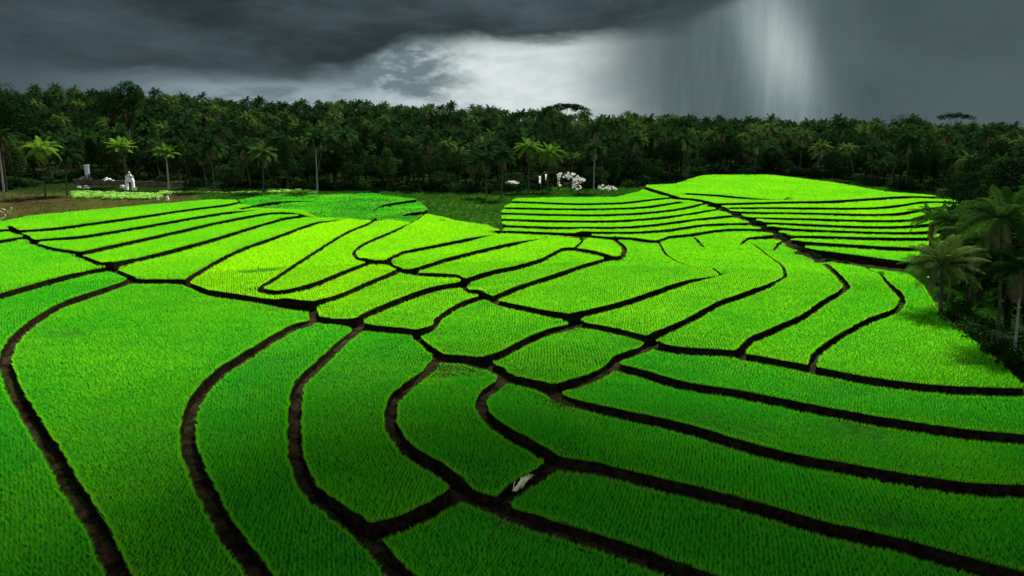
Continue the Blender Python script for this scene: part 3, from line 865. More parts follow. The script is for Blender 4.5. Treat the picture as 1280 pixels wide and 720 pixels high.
# ------------------------------------------------------------------ grass on banks, paths and slopes
def grass_pts():
    n = 330000
    az = nrng.uniform(-0.62, 0.62, n); R = np.sqrt(nrng.uniform(30**2, 235**2, n)*1.0)
    # more samples close by
    R = np.where(nrng.random(n) < 0.45, nrng.uniform(30, 110, n), R)
    X = R*np.sin(az); Y = R*np.cos(az); P = np.stack([X, Y], 1)
    i = np.clip(((X-X0)/RES).round().astype(int), 0, D.shape[1]-1); j = np.clip(((Y-Y0)/RES).round().astype(int), 0, D.shape[0]-1)
    inplot = D[j, i] > 0.1
    P = P[~inplot]; od = outer_dist(P)
    X, Y = P[:, 0], P[:, 1]
    px, py = proj(X, Y, G(X, Y))
    nz = vnoise(X, Y, 2.5, 21)*.5 + vnoise(X, Y, 7, 22)*.5
    path = (od > 0)
    keep = np.where(path, nrng.random(len(P)) < np.clip(0.10 + 0.35*nz, 0, 1), nrng.random(len(P)) < np.clip(0.75+0.4*nz, 0, 1))
    fal = (~path) & (px < 250) & (py > 238) & (py < 300)
    keep &= ~(fal & (nrng.random(len(P)) < 0.93))
    forest = (~path) & (py < np.where(px < 625, 240, 236)) & (nrng.random(len(P)) < 0.8)
    keep &= ~forest
    P = P[keep]; od = od[keep]; px = px[keep]; nz = nz[keep]
    Z = terrain(P[:, 0], P[:, 1], od)
    s = np.where(od > 0, nrng.uniform(.35, .8, len(P)), nrng.uniform(.8, 1.6, len(P)))
    R = np.hypot(P[:, 0], P[:, 1]); s = s*np.where(R > 100, 1.5, 1.0)
    # the meadow between the middle fields and the thin terraces is fresher
    fresh = np.exp(-((px-600)/70)**2)*(R > 110)
    tint = np.clip(0.25 + 0.4*nz + 0.15*fresh + nrng.normal(0, .12, len(P)), 0, 1)
    return np.stack([P[:, 0], P[:, 1], Z], 1), s, tint
GP, GS, GT = grass_pts()
n = len(GP)
g = scatter('grass', GP, np.stack([nrng.normal(0, .15, n), nrng.normal(0, .15, n), nrng.uniform(0, 6.28, n)], 1), np.stack([GS, GS, GS], 1), nrng.integers(0, 2, n), GT, NG_GRASS)
tag(g, 'green grass on the banks, slopes and paths round the rice fields', 'grass', kind='stuff')

# ------------------------------------------------------------------ trees
def palm_crown(seed, n=22, L=4.2, pairs=17, lw=0.16, droop=1.0, mats=(M_PALM,), dead=2, upright=0.0):
    r = random.Random(seed); mb = MB()
    for i in range(n+dead):
        isd = i >= n
        a = i*2.39996 + r.uniform(-.25, .25)
        d = Vector((math.cos(a), math.sin(a), 0)); side = Vector((-d.y, d.x, 0))
        t0 = (i/n) if not isd else 1
        e = R_(78 - 88*t0**0.9 + 12*upright + r.uniform(-8, 8)) if not isd else R_(-55+r.uniform(-12, 8))
        ll = L*r.uniform(.85, 1.08)*(0.8 if isd else (0.72+0.28*min(1, t0*2.5)))
        pts = []; p = Vector((0, 0, 0)) + d*0.12; K = 9
        el = e
        for k in range(K+1):
            pts.append(p.copy())
            p = p + (d*math.cos(el)+Vector((0, 0, 1))*math.sin(el))*(ll/K)
            el -= R_((7 + 9*k/K)*droop*(0.45 if i < 3 else 1))
        roll = r.uniform(-.35, .35)
        mi = 1 if isd and len(mats) > 1 else 0
        mb.tube(pts, [0.05*(1-0.8*k/K) for k in range(K+1)], 3, mi, cap=False)
        for q in range(pairs):
            t = 0.14 + 0.86*(q+0.5)/pairs; fk = t*K; k = min(int(fk), K-1); c = pts[k].lerp(pts[k+1], fk-k)
            tang = (pts[k+1]-pts[k]).normalized(); up = side.cross(tang).normalized()*-1
            if up.z < 0: up = -up
            lf = L*0.235*math.sin(math.pi*min(1, (t*0.92+0.12)))**0.6 * r.uniform(.85, 1.1)
            for s in (-1, 1):
                v = (side*s*math.cos(roll*s) + up*(-0.05+0.12*r.uniform(-1, 1)) + tang*0.55).normalized()
                mid = c + v*lf*0.5; tip = c + v*lf*0.92 + Vector((0, 0, -1))*lf*(0.34*droop + .15*r.random())
                w = tang*lw*0.5
                mb.quad(c-w*.6, c+w*.6, mid+w, mid-w, mi); mb.tri(mid-w, mid+w, tip, mi)
    me = mb.mesh('palm_crown')
    for m in mats: me.materials.append(m)
    return me
def palm_trunk(seed, h, lean=0.6, r0=0.24, mat=M_TRUNK, sides=8):
    r = random.Random(seed); mb = MB(); a = r.uniform(0, 6.28); K = 12; pts = []; rad = []
    for k in range(K+1):
        t = k/K; pts.append(Vector((math.cos(a)*lean*(t**1.5), math.sin(a)*lean*(t**1.5), h*t - (0.25 if k == 0 else 0))))
        rad.append(r0*(1.25-0.35*min(1, t*8)) * (1-0.42*t) * (1+0.05*(k % 2)))
    mb.tube(pts, rad, sides)
    me = mb.mesh('palm_trunk', True); me.materials.append(mat); return me, pts[-1]
def leaf_cloud(mb, r, c, rad, n, size, mi=0, flat=0.75):
    for _ in range(n):
        while True:
            v = Vector((r.uniform(-1, 1), r.uniform(-1, 1), r.uniform(-1, 1)))
            if 0.25 < v.length < 1: break
        v = v.normalized()*(v.length**0.4)
        p = c + Vector((v.x*rad, v.y*rad, v.z*rad*flat))
        nrm = (v + Vector((r.uniform(-.8, .8), r.uniform(-.8, .8), r.uniform(-.3, .9)))).normalized()
        a = nrm.orthogonal().normalized(); b = nrm.cross(a); th = r.uniform(0, 6.28)
        u = (a*math.cos(th)+b*math.sin(th))*size*r.uniform(.6, 1.2); w = (b*math.cos(th)-a*math.sin(th))*size*r.uniform(.3, .6)
        mb.quad(p-u*.5, p+w*.5, p+u*.5, p-w*.5, mi)
def broad_crown(seed, h, rad, lobes=11, per=150, size=0.42, mat=M_LEAF, flat=0.8, shape='round', lr=0.38):
    """crown made of leaf-sized faces in many uneven lobes; returns mesh + limb targets"""
    r = random.Random(seed); mb = MB(); ct = []
    for i in range(lobes):
        a = i*2.4 + r.uniform(-.5, .5)
        if shape == 'umbrella':
            rr = rad*math.sqrt((i+.5)/lobes)*0.9; z = h + rad*0.25*(1-(rr/rad)**2)*1.1 + r.uniform(-.2, .2)
            c = Vector((math.cos(a)*rr, math.sin(a)*rr, z)); k = rad*lr*r.uniform(.5, .8); fl = 0.42
        elif shape == 'tall':
            t = (i+.5)/lobes; c = Vector((math.cos(a)*rad*.35*(1.1-t*.6), math.sin(a)*rad*.35*(1.1-t*.6), h - rad*0.9 + rad*2.0*t)); k = rad*lr*r.uniform(.8, 1.3)*(1.15-t*.5); fl = 0.85
        else:
            t = (i+.5)/lobes; zz = 1-2*t; rr = math.sqrt(max(0, 1-zz*zz))
            c = Vector((math.cos(a)*rad*.66*rr, math.sin(a)*rad*.66*rr, h + zz*rad*0.55)); k = rad*lr*r.uniform(.75, 1.35); fl = flat
        ct.append(c); leaf_cloud(mb, r, c, k, int(per*r.uniform(.7, 1.3)), size, 0, fl)
    me = mb.mesh('tree_crown'); me.materials.append(mat); return me, ct
def broad_trunk(seed, h, targets, r0=0.3, mat=M_BARK, fork=0.6):
    r = random.Random(seed); mb = MB()
    top = Vector((r.uniform(-.3, .3), r.uniform(-.3, .3), h*fork))
    mb.tube([Vector((0, 0, -.3)), Vector((0, 0, .4)), top*0.5+Vector((.1, 0, 0)), top], [r0*1.5, r0*1.1, r0*.85, r0*.7], 7)
    for c in targets[:9]:
        m = top.lerp(c, .5)+Vector((r.uniform(-.3, .3), r.uniform(-.3, .3), -.1*h*r.random()))
        mb.tube([top-Vector((0, 0, .3)), m, c], [r0*.5, r0*.3, r0*.1], 5)
    me = mb.mesh('tree_trunk', True); me.materials.append(mat); return me

def build_palm(name, seed, h, crown_kw, trunk_kw):
    root = empty(name, (0, 0, 0)); tm, top = palm_trunk(seed, h, **trunk_kw)
    t = link('trunk', tm, root); c = link('crown', palm_crown(seed, **crown_kw), root); c.location = top
    KIDS[root.name] = [t, c]; return root
def build_tree(name, seed, h, rad, **kw):
    root = empty(name, (0, 0, 0)); cm, ct = broad_crown(seed, h, rad, **kw)
    t = link('trunk', broad_trunk(seed, h, ct), root); c = link('crown', cm, root)
    KIDS[root.name] = [t, c]; return root

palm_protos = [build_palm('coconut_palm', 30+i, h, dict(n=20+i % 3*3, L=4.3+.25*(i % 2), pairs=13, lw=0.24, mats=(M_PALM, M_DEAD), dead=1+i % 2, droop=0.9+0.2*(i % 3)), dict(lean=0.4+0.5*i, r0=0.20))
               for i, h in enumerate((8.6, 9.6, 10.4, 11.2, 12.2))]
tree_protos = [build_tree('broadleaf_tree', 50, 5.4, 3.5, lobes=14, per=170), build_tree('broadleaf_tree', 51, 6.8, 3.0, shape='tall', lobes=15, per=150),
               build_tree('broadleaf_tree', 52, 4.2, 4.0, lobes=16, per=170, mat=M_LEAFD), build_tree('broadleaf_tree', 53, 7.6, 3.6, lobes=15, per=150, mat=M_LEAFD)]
def shrub_mesh(seed, mat, n=5, rad=0.9, per=90, size=0.22):
    r = random.Random(seed); mb = MB()
    for i in range(n):
        a = i*2.4; q = 0 if i == 0 else rad*.6
        leaf_cloud(mb, r, Vector((math.cos(a)*q, math.sin(a)*q, rad*.55*r.uniform(.7, 1.3))), rad*.6*r.uniform(.7, 1.2), per, size, 0, .9)
    mb.tube([Vector((0, 0, -.2)), Vector((0.05, 0, rad*.6))], [.06, .03], 5)
    me = mb.mesh('shrub'); me.materials.append(mat); return me
SHRUBS = [shrub_mesh(i, m) for i, m in enumerate((M_LEAFD, M_LEAF, M_LEAFD, M_LEAF))]

# forest positions --------------------------------------------------
FX = [-330, -100, 0, 90, 150, 215, 300, 420, 520, 620, 660, 770, 808, 850, 882, 960, 1050, 1110, 1152, 1206, 1290, 1600]
FY = [246, 246, 240, 229, 228, 231, 235, 238, 240, 241, 237, 235, 230, 224, 217, 216.5, 226, 236, 241, 250, 258, 268]
def front_R(u):
    px = 640 + F*u/1.0
    py = np.interp(px, FX, FY); x, y = unproj(px, py); return np.hypot(x, y)
pos = []
cell = {}
def far_enough(x, y, dmin):
    ci, cj = int(x//6), int(y//6)
    for a in range(ci-1, ci+2):
        for b in range(cj-1, cj+2):
            for (q, w) in cell.get((a, b), ()):
                if (q-x)**2+(w-y)**2 < dmin*dmin: return False
    return True
CLEAR = [(163, 232, 6), (112, 224, 5), (135, 222, 5), (640, 234, 4), (705, 236, 6), (165, 238, 5), (212, 240, 4)]
CLG = [(np.array(at(a, b)), r) for a, b, r in CLEAR]
tries = nrng.random((34000, 2))
for a, b in tries:
    u = -1.2 + 2.4*a
    fr = float(front_R(u*0.98)); Rm = 520
    R = math.sqrt(fr*fr + (Rm*Rm-fr*fr)*b)
    th = math.atan(u); x, y = R*math.sin(th), R*math.cos(th)
    dm = 3.8 if R < fr+25 else 5.0 if R < 330 else 5.8
    if not far_enough(x, y, dm): continue
    if any(np.hypot(x-c[0], y-c[1]) < r for c, r in CLG): continue
    cell.setdefault((int(x//6), int(y//6)), []).append((x, y)); pos.append((x, y, R, R-fr, u))
# nearest in view first
pos.sort(key=lambda p: p[3] + (400 if abs(p[4]) > 0.70 else 0))
PZ = terrain(np.array([p[0] for p in pos]), np.array([p[1] for p in pos]))
SECT = [(-150,'outside the far left'),(40,'behind the dead branch'),(80,'behind the brown pool'),(125,'behind the square pillar'),(190,'behind the gate shrine'),(245,'behind the pale trunked palm'),
 (310,'right of the full crowned palm'),(380,'behind the leafy hedge row'),(430,'by the straight white trunk'),(500,'behind the dull green meadow'),(570,'behind the dim meadow end'),(655,'behind the small house'),
 (740,'behind the white blossom'),(800,'behind the white flower shrubs'),(870,'at the ditch head'),(940,'above the brilliant field, left end'),(1010,'above the middle of the brilliant field'),(1080,'above the right end of the brilliant field'),
 (1150,'above the right terraces'),(1210,'above the terrace tips'),(1290,'above the right hand grove'),(9999,'outside the far right')]
def sector(px):
    for a, t in SECT:
        if px < a: return t
    return SECT[-1][1]
KINDW = {0: 'tall slim', 1: 'tall slim', 2: 'mid height', 3: 'mid height', 4: 'high crowned'}
npalm = ntree = 0; far = []
used_p = set(); used_t = set()
for k, (x, y, R, dfr, u) in enumerate(pos):
    px = 640+F*u; z = float(PZ[k])
    # palms dominate; the left edge and a few belts are dark broadleaf
    pr = 0.50 - 0.35*(px < 60) - 0.25*float(vnoise(x, y, 60, 31) > 0.45)
    ispalm = rng.random() < pr
    sc = rng.uniform(.84, 1.1); zs = rng.choice((.62, .8, .95, 1.0, 1.05, 1.12))*rng.uniform(.94, 1.06); rz = rng.uniform(0, 6.28)
    if px > 1150: sc *= 0.92
    depth = 'front row' if dfr < 7 else 'second row' if dfr < 16 else 'deeper row'
    if abs(u) < 0.70 and ((ispalm and npalm < 285) or (not ispalm and ntree < 260)):
        if ispalm:
            q = rng.randrange(5); proto = palm_protos[q]; npalm += 1
            lab = '%s coconut palm, %s, %s' % ('very short' if sc*zs < .62 else 'short' if sc*zs < .78 else 'very tall' if sc*zs > 1.12 else 'tall' if sc*zs > 1.02 else 'medium' if q < 2 else 'slightly leaning', depth, sector(px)); cat = 'palm tree'; grp = 'coconut palms of the forest'
            first = q not in used_p; used_p.add(q)
        else:
            q = rng.choice((0, 0, 1, 2, 2, 3)); proto = tree_protos[q]; ntree += 1
            lab = '%s %s leafy tree, %s, %s' % ('low' if sc*zs < .8 else 'high', 'blackish' if q > 1 else 'green', depth, sector(px)); cat = 'tree'; grp = 'broadleaf trees of the forest'
            first = q not in used_t; used_t.add(q)
        o = proto if first else copy_tree(proto)
        o.location = (x, y, z-0.1); o.rotation_euler = (0, 0, rz); o.scale = (sc, sc, sc*zs)
        for ch in ([] if not ispalm else KIDS.get(proto.name, [])): pass
        tag(o, lab, cat, grp)
    else:
        far.append((x, y, z, rz, sc*(0.75+0.25*zs), (rng.randrange(5) if ispalm else 5+rng.choice((0, 0, 1, 2, 3)))))
print('individual palms', npalm, 'trees', ntree, 'far', len(far))
# far forest: one uncountable mass of the same kinds of trees
def merged(proto, name):
    mb = MB(); me = bpy.data.meshes.new(name); bm = bmesh.new(); mats = []
    for ch in KIDS[proto.name]:
        t = ch.data.copy(); t.transform(Matrix.Translation(ch.location))
        off = len(mats); mats += list(ch.data.materials); n0 = len(bm.faces); bm.from_mesh(t); bm.faces.ensure_lookup_table()
        for f in bm.faces[n0:]: f.material_index += off
        bpy.data.meshes.remove(t)
    bm.to_mesh(me); bm.free()
    for m in mats: me.materials.append(m)
    return bpy.data.objects.new(name, me)
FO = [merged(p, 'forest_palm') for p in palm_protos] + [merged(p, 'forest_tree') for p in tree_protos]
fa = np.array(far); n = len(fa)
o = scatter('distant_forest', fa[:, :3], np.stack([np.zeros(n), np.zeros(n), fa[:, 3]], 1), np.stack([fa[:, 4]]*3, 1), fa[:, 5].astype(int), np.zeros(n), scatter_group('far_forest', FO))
tag(o, 'dense dark forest of palms and trees rising behind the rice fields to the skyline', 'forest', kind='stuff')

# undergrowth along the foot of the forest
ns = 0
for k in range(260):
    u = -0.66 + 1.32*(k+0.5)/260 + rng.uniform(-.004, .004); fr = float(front_R(u*.98)) + rng.uniform(-1.0, 9.0)
    th = math.atan(u); x, y = fr*math.sin(th), fr*math.cos(th); px = 640+F*u
    if any(np.hypot(x-c[0], y-c[1]) < r*.7 for c, r in CLG): continue
    o = link('shrub', SHRUBS[rng.randrange(4)]); s = rng.uniform(1.0, 2.6)
    o.location = (x, y, tz(x, y)-.1); o.rotation_euler = (0, 0, rng.uniform(0, 6.28)); o.scale = (s*1.2, s*1.2, s)
    tag(o, ('knee high' if s < 1.3 else 'waist high' if s < 1.7 else 'head high' if s < 2.2 else 'large') + ' dark shrub at the forest foot, ' + sector(px), 'shrub', 'shrubs along the forest foot')

# ------------------------------------------------------------------ named palms and trees
def hero_palm(px, py, h, seed, label, L=4.0, mat=(M_PALM, M_DEAD), n=24, pairs=24, lw=0.12, lean=0.5, r0=0.2, tm=M_TRUNK, droop=1.0, rz=0.0, dead=2, upright=0.0):
    o = build_palm('coconut_palm', seed, h, dict(n=n, L=L, pairs=pairs, lw=lw, mats=mat, dead=dead, droop=droop, upright=upright), dict(lean=lean, r0=r0, mat=tm))
    p = spot(px, py); o.location = p - Vector((0, 0, .1)); o.rotation_euler = (0, 0, rz); tag(o, label, 'palm tree'); return o
FR = (M_PALMB, M_DEAD)
hero_palm(159, 233, 9.2, 101, 'bright fan crowned palm rising directly over the white shrine', L=4.3, mat=FR, lw=.13, pairs=28, droop=.5, upright=1, dead=0, n=26)
hero_palm(211, 237, 8.6, 102, 'slim palm with pale trunk standing right of the white shrine', L=3.6, mat=FR, lw=.13, pairs=28, tm=M_TRUNKL, r0=.26, lean=.1, dead=0, n=20, upright=.8, droop=.6)
hero_palm(57, 246, 10.2, 103, 'leafy palm with a thin trunk at the left between brown pool and forest', L=4.8, mat=FR, lw=.13, pairs=28, lean=.4)
hero_palm(84, 243, 8.6, 115, 'broad palm leaning beside the white pillar at the left', L=4.4, lw=.13, pairs=28, lean=1.2)
hero_palm(6, 250, 13.2, 104, 'tall pale trunked palm at the very left edge of the forest', L=4.0, tm=M_TRUNKL, r0=.24, lean=.2)
hero_palm(397, 240, 12.2, 105, 'palm with a conspicuous pale straight trunk left of centre in front of the forest', L=3.8, tm=M_TRUNKL, lean=.2, lw=.13, pairs=28)
hero_palm(268, 238, 10.6, 106, 'full crowned palm in front of the forest right of the slim pale trunked palm', L=4.8, lw=.13, pairs=28, droop=.8)
hero_palm(608, 246, 8.4, 107, 'drooping palm at the corner where the meadow meets the forest', L=4.0, lw=.13, pairs=28, droop=.95)
hero_palm(627, 249, 9.4, 108, 'palm standing immediately left of the small white house', L=4.3, lw=.13, pairs=28, droop=.8)
hero_palm(661, 240, 10.2, 109, 'bushy drooping palm between the small white house and the white banner pole', L=4.6, mat=FR, lw=.13, pairs=28, droop=1.05)
hero_palm(684, 239, 9.0, 110, 'weeping palm hanging over the white banner pole', L=4.6, mat=FR, lw=.13, pairs=28, droop=1.1)
hero_palm(742, 240, 10.2, 111, 'palm with a white looking trunk at the right end of the white blossom', L=3.8, tm=M_TRUNKL, r0=.17, lw=.13, pairs=28, lean=.1)
hero_palm(330, 240, 9.0, 116, 'low spreading palm in front of the forest behind the dull green meadow', L=4.6, lw=.13, pairs=28, droop=.8)
# the grove at the right edge
hero_palm(1176, 388, 5.0, 120, 'short dark palm with spiky fronds closest to the upright edge of the right hand fields', mat=(M_PALM, M_DEAD), L=4.6, lw=.07, pairs=36, n=34, droop=.6, lean=.4, r0=.22)
hero_palm(1246, 428, 11.2, 121, 'tall palm with arching light edged fronds in the right hand grove', mat=(M_PALMG, M_DEAD), L=4.7, lw=.075, pairs=38, n=26, lean=1.1, rz=1.2, droop=1.0, r0=.18)
hero_palm(1268, 440, 7.6, 122, 'palm with a pale mottled trunk near the right edge of the picture', mat=(M_PALMG, M_DEAD), L=4.0, lw=.07, pairs=36, lean=.3, tm=M_TRUNKL, r0=.15, droop=.8)
hero_palm(1212, 372, 7.4, 123, 'palm half hidden behind the tall palm of the right hand grove', mat=(M_PALMG, M_DEAD), L=4.4, lw=.08, pairs=32, droop=.8, lean=.6)
hero_palm(1325, 420, 11.6, 124, 'palm cut off by the right edge of the picture', mat=(M_PALMG, M_DEAD), L=4.8, lw=.08, pairs=32, droop=.9, lean=.6)
hero_palm(1285, 376, 13.0, 125, 'palm with a high crown at the back of the right hand grove', mat=(M_PALMG, M_DEAD), L=4.4, lw=.08, pairs=32, droop=.9)
hero_palm(1192, 335, 7.4, 126, 'small palm in the corner between the right terraces and the dark grove', mat=(M_PALMG, M_DEAD), L=4.4, lw=.10, pairs=28, droop=.8)
hero_palm(1160, 322, 5.4, 127, 'low bushy palm rooted beside the tips of the right terraces', mat=(M_PALMG, M_DEAD), L=4.0, lw=.10, pairs=28, droop=.8)
GROVE = [(1226,350,1.15,2),(1262,376,1.1,3),(1300,392,1.25,2),(1248,326,1.25,0),(1290,330,1.3,3),(1215,312,1.15,2),(1330,362,1.4,3),(1235,296,1.25,2),(1272,300,1.35,3),(1310,300,1.5,0),(1210,284,1.05,2),(1188,306,.8,0),(1350,330,1.5,2),(1206,336,.9,2),(1256,280,1.4,0),(1230,274,1.2,2),(1288,278,1.4,2),(1200,268,1.0,0),(1320,276,1.5,3),(1222,264,1.1,3)]
for k, (px, py, s, q) in enumerate(GROVE):
    o = copy_tree(tree_protos[q]); p = spot(px, py); o.location = p; o.rotation_euler = (0, 0, k*1.3); o.scale = (s, s, s)
    where = 'low in the grove, by the slope' if py > 345 else 'half way up the grove' if py > 295 else 'at the back of the grove'
    tag(o, '%s leafy tree %s, %s the right hand palms' % ('blackish' if q > 1 else 'dark green', where, 'left of' if px < 1225 else 'behind' if px < 1280 else 'right of'), 'tree', 'trees of the right hand grove')
for k, (px, py, s) in enumerate([(1192,400,1.2),(1205,412,1.0),(1222,424,1.3),(1236,440,1.2),(1252,446,1.4),(1272,462,1.5),(1290,470,1.5),(1262,425,1.6),(1228,405,1.6),(1180,372,1.1),(1290,440,1.8),(1206,384,1.5),(1172,356,1.0),(1160,335,1.1),(1166,318,1.2)]):
    o = link('shrub', SHRUBS[k % 4]); p = spot(px, py); o.location = p; o.rotation_euler = (0, 0, k); o.scale = (s*1.1, s*1.1, s)
    tag(o, 'dark shrub on the bank under the right hand palms', 'shrub', 'shrubs under the right hand palms')

# trees breaking the skyline
def skyline(px, ytop, R, h, rad, seed, label, **kw):
    o = build_tree('emergent_tree', seed, h, rad, **kw); u = (px-640)/F; th = math.atan(u)
    x, y = R*math.sin(th), R*math.cos(th)
    ztop = CAMZ + (158-ytop)/F*R; top = h + (rad*0.95 if kw.get('shape') != 'umbrella' else rad*.42)
    g0 = tz(x, y); k = max(0.6, (ztop-g0)/top)
    o.location = (x, y, g0-.2); o.scale = (min(k, 1.25), min(k, 1.25), k); tag(o, label, 'tree'); return o
skyline(706, 127, 440, 14, 12.5, 201, 'wide umbrella shaped tree standing alone above the forest skyline at the centre', shape='umbrella', lobes=34, per=150, size=.7, lr=.24, mat=M_LEAFD)
skyline(1114, 142, 420, 12, 4.4, 202, 'small round tree poking above the right forest skyline', lobes=10, per=120, mat=M_LEAFD)
skyline(1181, 142, 410, 12, 6.4, 203, 'flat topped tree on the right forest skyline', shape='umbrella', lobes=14, per=110, size=.5, mat=M_LEAFD)
skyline(1236, 150, 380, 11, 3.6, 204, 'rounded tree on the skyline near the right edge', lobes=10, mat=M_LEAFD)
skyline(1058, 152, 420, 11, 4.2, 205, 'broad tree crown just above the skyline over the right terraces', lobes=10, mat=M_LEAFD)
skyline(172, 104, 240, 15, 3.6, 206, 'very tall dark tree breaking the skyline above the white shrine', lobes=20, per=170, lr=.36, mat=M_LEAF)
skyline(150, 113, 250, 13, 3.4, 207, 'dark tree with a blunt top just left of the tallest tree above the shrine', lobes=16, per=170, lr=.36, mat=M_LEAF)
skyline(10, 110, 215, 15, 5.6, 208, 'towering dark tree at the left edge of the picture', lobes=26, per=380, lr=.45, mat=M_LEAFD)
skyline(540, 128, 400, 13, 5.0, 209, 'low rounded tree on the skyline left of the umbrella tree', lobes=12, mat=M_LEAFD)
skyline(1264, 258, 120, 9, 3.6, 210, 'shadowy tree rising behind the right hand grove', lobes=14, per=180, mat=M_LEAFD) if False else None

# ------------------------------------------------------------------ white shrines and buildings at the left
def shrine():
    root = empty('shrine', spot(163, 237)); root.scale = (1, 1, 1)
    mb = MB()
    for s in (-1, 1):
        mb.box((s*.72, 0, 1.0), (.5, .8, 2.0), taper=.9)
    mb.box((0, 0, 2.25), (1.95, .9, .6), taper=.9); mb.box((0, .05, 2.85), (1.55, .8, .6), taper=.88)
    link('gate_body', mb.mesh('gate_body'), root, M_WHITE)
    mb = MB(); mb.box((0, 0, 3.23), (1.7, .95, .14)); mb.box((0, 0, 3.45), (1.1, .7, .3), taper=.75); mb.box((0.05, 0, 3.72), (.75, .5, .26), taper=.6)
    link('tiered_roof', mb.mesh('tiered_roof'), root, M_STONE)
    mb = MB(); mb.tube([Vector((.05, 0, 3.8)), Vector((.05, 0, 4.1)), Vector((.05, 0, 4.35))], [.16, .22, .04], 8)
    link('finial', mb.mesh('finial', True), root, M_WHITE)
    mb = MB()
    for s in (-1, 1): mb.box((s*1.15, -.1, .35), (.4, .5, .7), taper=.8)
    link('guardian_plinth', mb.mesh('plinth'), root, M_STONE)
    tag(root, 'white stone gate shrine with a dark doorway under the bright palm', 'shrine'); root.rotation_euler = (0, 0, .1)
shrine()
def pillar():
    root = empty('monument', spot(110, 229) + Vector((0, 0, .6)))
    mb = MB(); mb.box((0, 0, .2), (3.2, 2.0, .6), taper=.9); mb.box((-.1, 0, .65), (1.8, 1.3, .35), taper=.8); link('base', mb.mesh('base'), root, M_STONE)
    mb = MB(); mb.box((0.1, 0, 2.1), (.95, .8, 2.6), taper=.93); mb.box((.1, 0, 3.46), (1.08, .95, .14)); link('shaft', mb.mesh('shaft'), root, M_WHITE)
    tag(root, 'white square pillar on a stepped stone base at the left forest edge', 'monument')
pillar()
def boulder(px, py, size, label, seed, mat=M_STONE, lift=0.0):
    r = random.Random(seed); bm = bmesh.new(); bmesh.ops.create_icosphere(bm, subdivisions=3, radius=1)
    for v in bm.verts:
        nn = noise.noise(v.co*1.3 + Vector((seed, 0, 0)))*.55 + noise.noise(v.co*2.9+Vector((0, seed, 0)))*.3
        v.co *= 1+nn; v.co = Vector((v.co.x*size[0], v.co.y*size[1], v.co.z*size[2]))
    me = bpy.data.meshes.new('boulder'); bm.to_mesh(me); bm.free(); o = link('boulder', me, None, mat); o.location = spot(px, py)+Vector((0, 0, size[2]*.6+lift)); tag(o, label, 'rock', 'pale rocks in the shrine garden'); return o
boulder(134, 231.4, (1.0, .62, .62), 'large white rounded rock on the low wall between the square pillar and the gate shrine', 1, M_WHITE, .72)
boulder(141.5, 231.6, (.42, .36, .3), 'small white rock touching the large rounded one on its right', 2, M_WHITE, .86)
boulder(153, 235.5, (.6, .5, .55), 'white rock close to the left leg of the gate shrine', 3, M_STONE, 0)
boulder(99, 236, (.5, .4, .4), 'grey white rock low under the square pillar, left one of two', 4)
boulder(108, 236, (.65, .45, .55), 'whitish rock low under the square pillar, right one of two', 5)
boulder(197, 250, (.3, .25, .4), 'small pale stone on the edge of the top rice strip, left of its taller neighbour', 6)
boulder(210, 250, (.3, .3, .6), 'taller pale stone on the edge of the top rice strip', 7, M_WHITE)
def terrace_wall():
    p0 = spot(92, 231); p1 = spot(236, 233); mb = MB(); K = 30
    for i in range(K):
        a = p0.lerp(p1, i/K); b = p0.lerp(p1, (i+1)/K); m = (a+b)/2
        mb.box((m.x, m.y, m.z+.45+.05*math.sin(i)), ((b-a).length*1.02, .5, 1.3+.1*math.sin(i*2.3)), rz=math.atan2((b-a).y, (b-a).x)+.01*math.sin(i*5))
    o = link('retaining_wall', mb.mesh('retaining_wall'), None, surf_mat('old_wall', (.05, .04, .03), (.10, .09, .06), 2, .95, .6, 6, cc=(.02, .04, .01)))
    tag(o, 'low dark mossy retaining wall behind the bright leafy crop at the shrines', 'wall')
terrace_wall()
# bright leafy crop below the shrines
cm = [bpy.data.objects.new('leafy_clump', shrub_mesh(90+i, M_LEAFB, 4, .55, 60, .30)) for i in range(3)]
pp = []
for k in range(420):
    px = rng.uniform(91, 212); py = rng.uniform(242, 248.5) - (px < 130)*1.5; 
    if px > 200: py = rng.uniform(241, 243)
    v = spot(px, py); pp.append((v.x, v.y, v.z))
for k in range(130):
    px = rng.uniform(205, 330); py = 240.5 + rng.uniform(-.6, .6); v = spot(px, py); pp.append((v.x, v.y, v.z))
for k in range(90):
    px = rng.uniform(333, 395); py = 238.5+(px-333)*.03 + rng.uniform(-1.2, 2.2); v = spot(px, py); pp.append((v.x, v.y, v.z))
n = len(pp); ss = nrng.uniform(.55, 1.25, n); ss[420:550] *= .55
o = scatter('leafy_crop', pp, np.stack([np.zeros(n), np.zeros(n), nrng.uniform(0, 6.28, n)], 1), np.stack([ss, ss, ss*.9], 1), nrng.integers(0, 3, n), np.zeros(n), scatter_group('leafy', cm))
tag(o, 'bright yellow green leafy crop in a row below the white shrines', 'crop', kind='stuff')
# pale dead branch on the left bank
mb = MB(); b0 = spot(-6, 277)
mb.tube([b0+Vector(v) for v in ((0, 0, -.3), (.8, 0, .25), (1.7, .1, .7), (2.5, .1, 1.5), (2.95, .1, 2.2), (3.0, .1, 2.5))], [.28, .24, .22, .18, .14, .1], 8)
mb.tube([b0+Vector(v) for v in ((1.9, .1, .9), (1.5, .3, 1.5), (.8, .3, 1.9), (-.2, .4, 2.0))], [.12, .1, .07, .04], 6)
mb.tube([b0+Vector(v) for v in ((2.5, .1, 1.5), (2.0, 0, 2.1), (1.3, 0, 2.4))], [.1, .07, .04], 6)
o = link('dead_branch', mb.mesh('dead_branch', True), None, M_TWIG); tag(o, 'pale curved dead branch lying at the left end of the brown pool', 'branch')
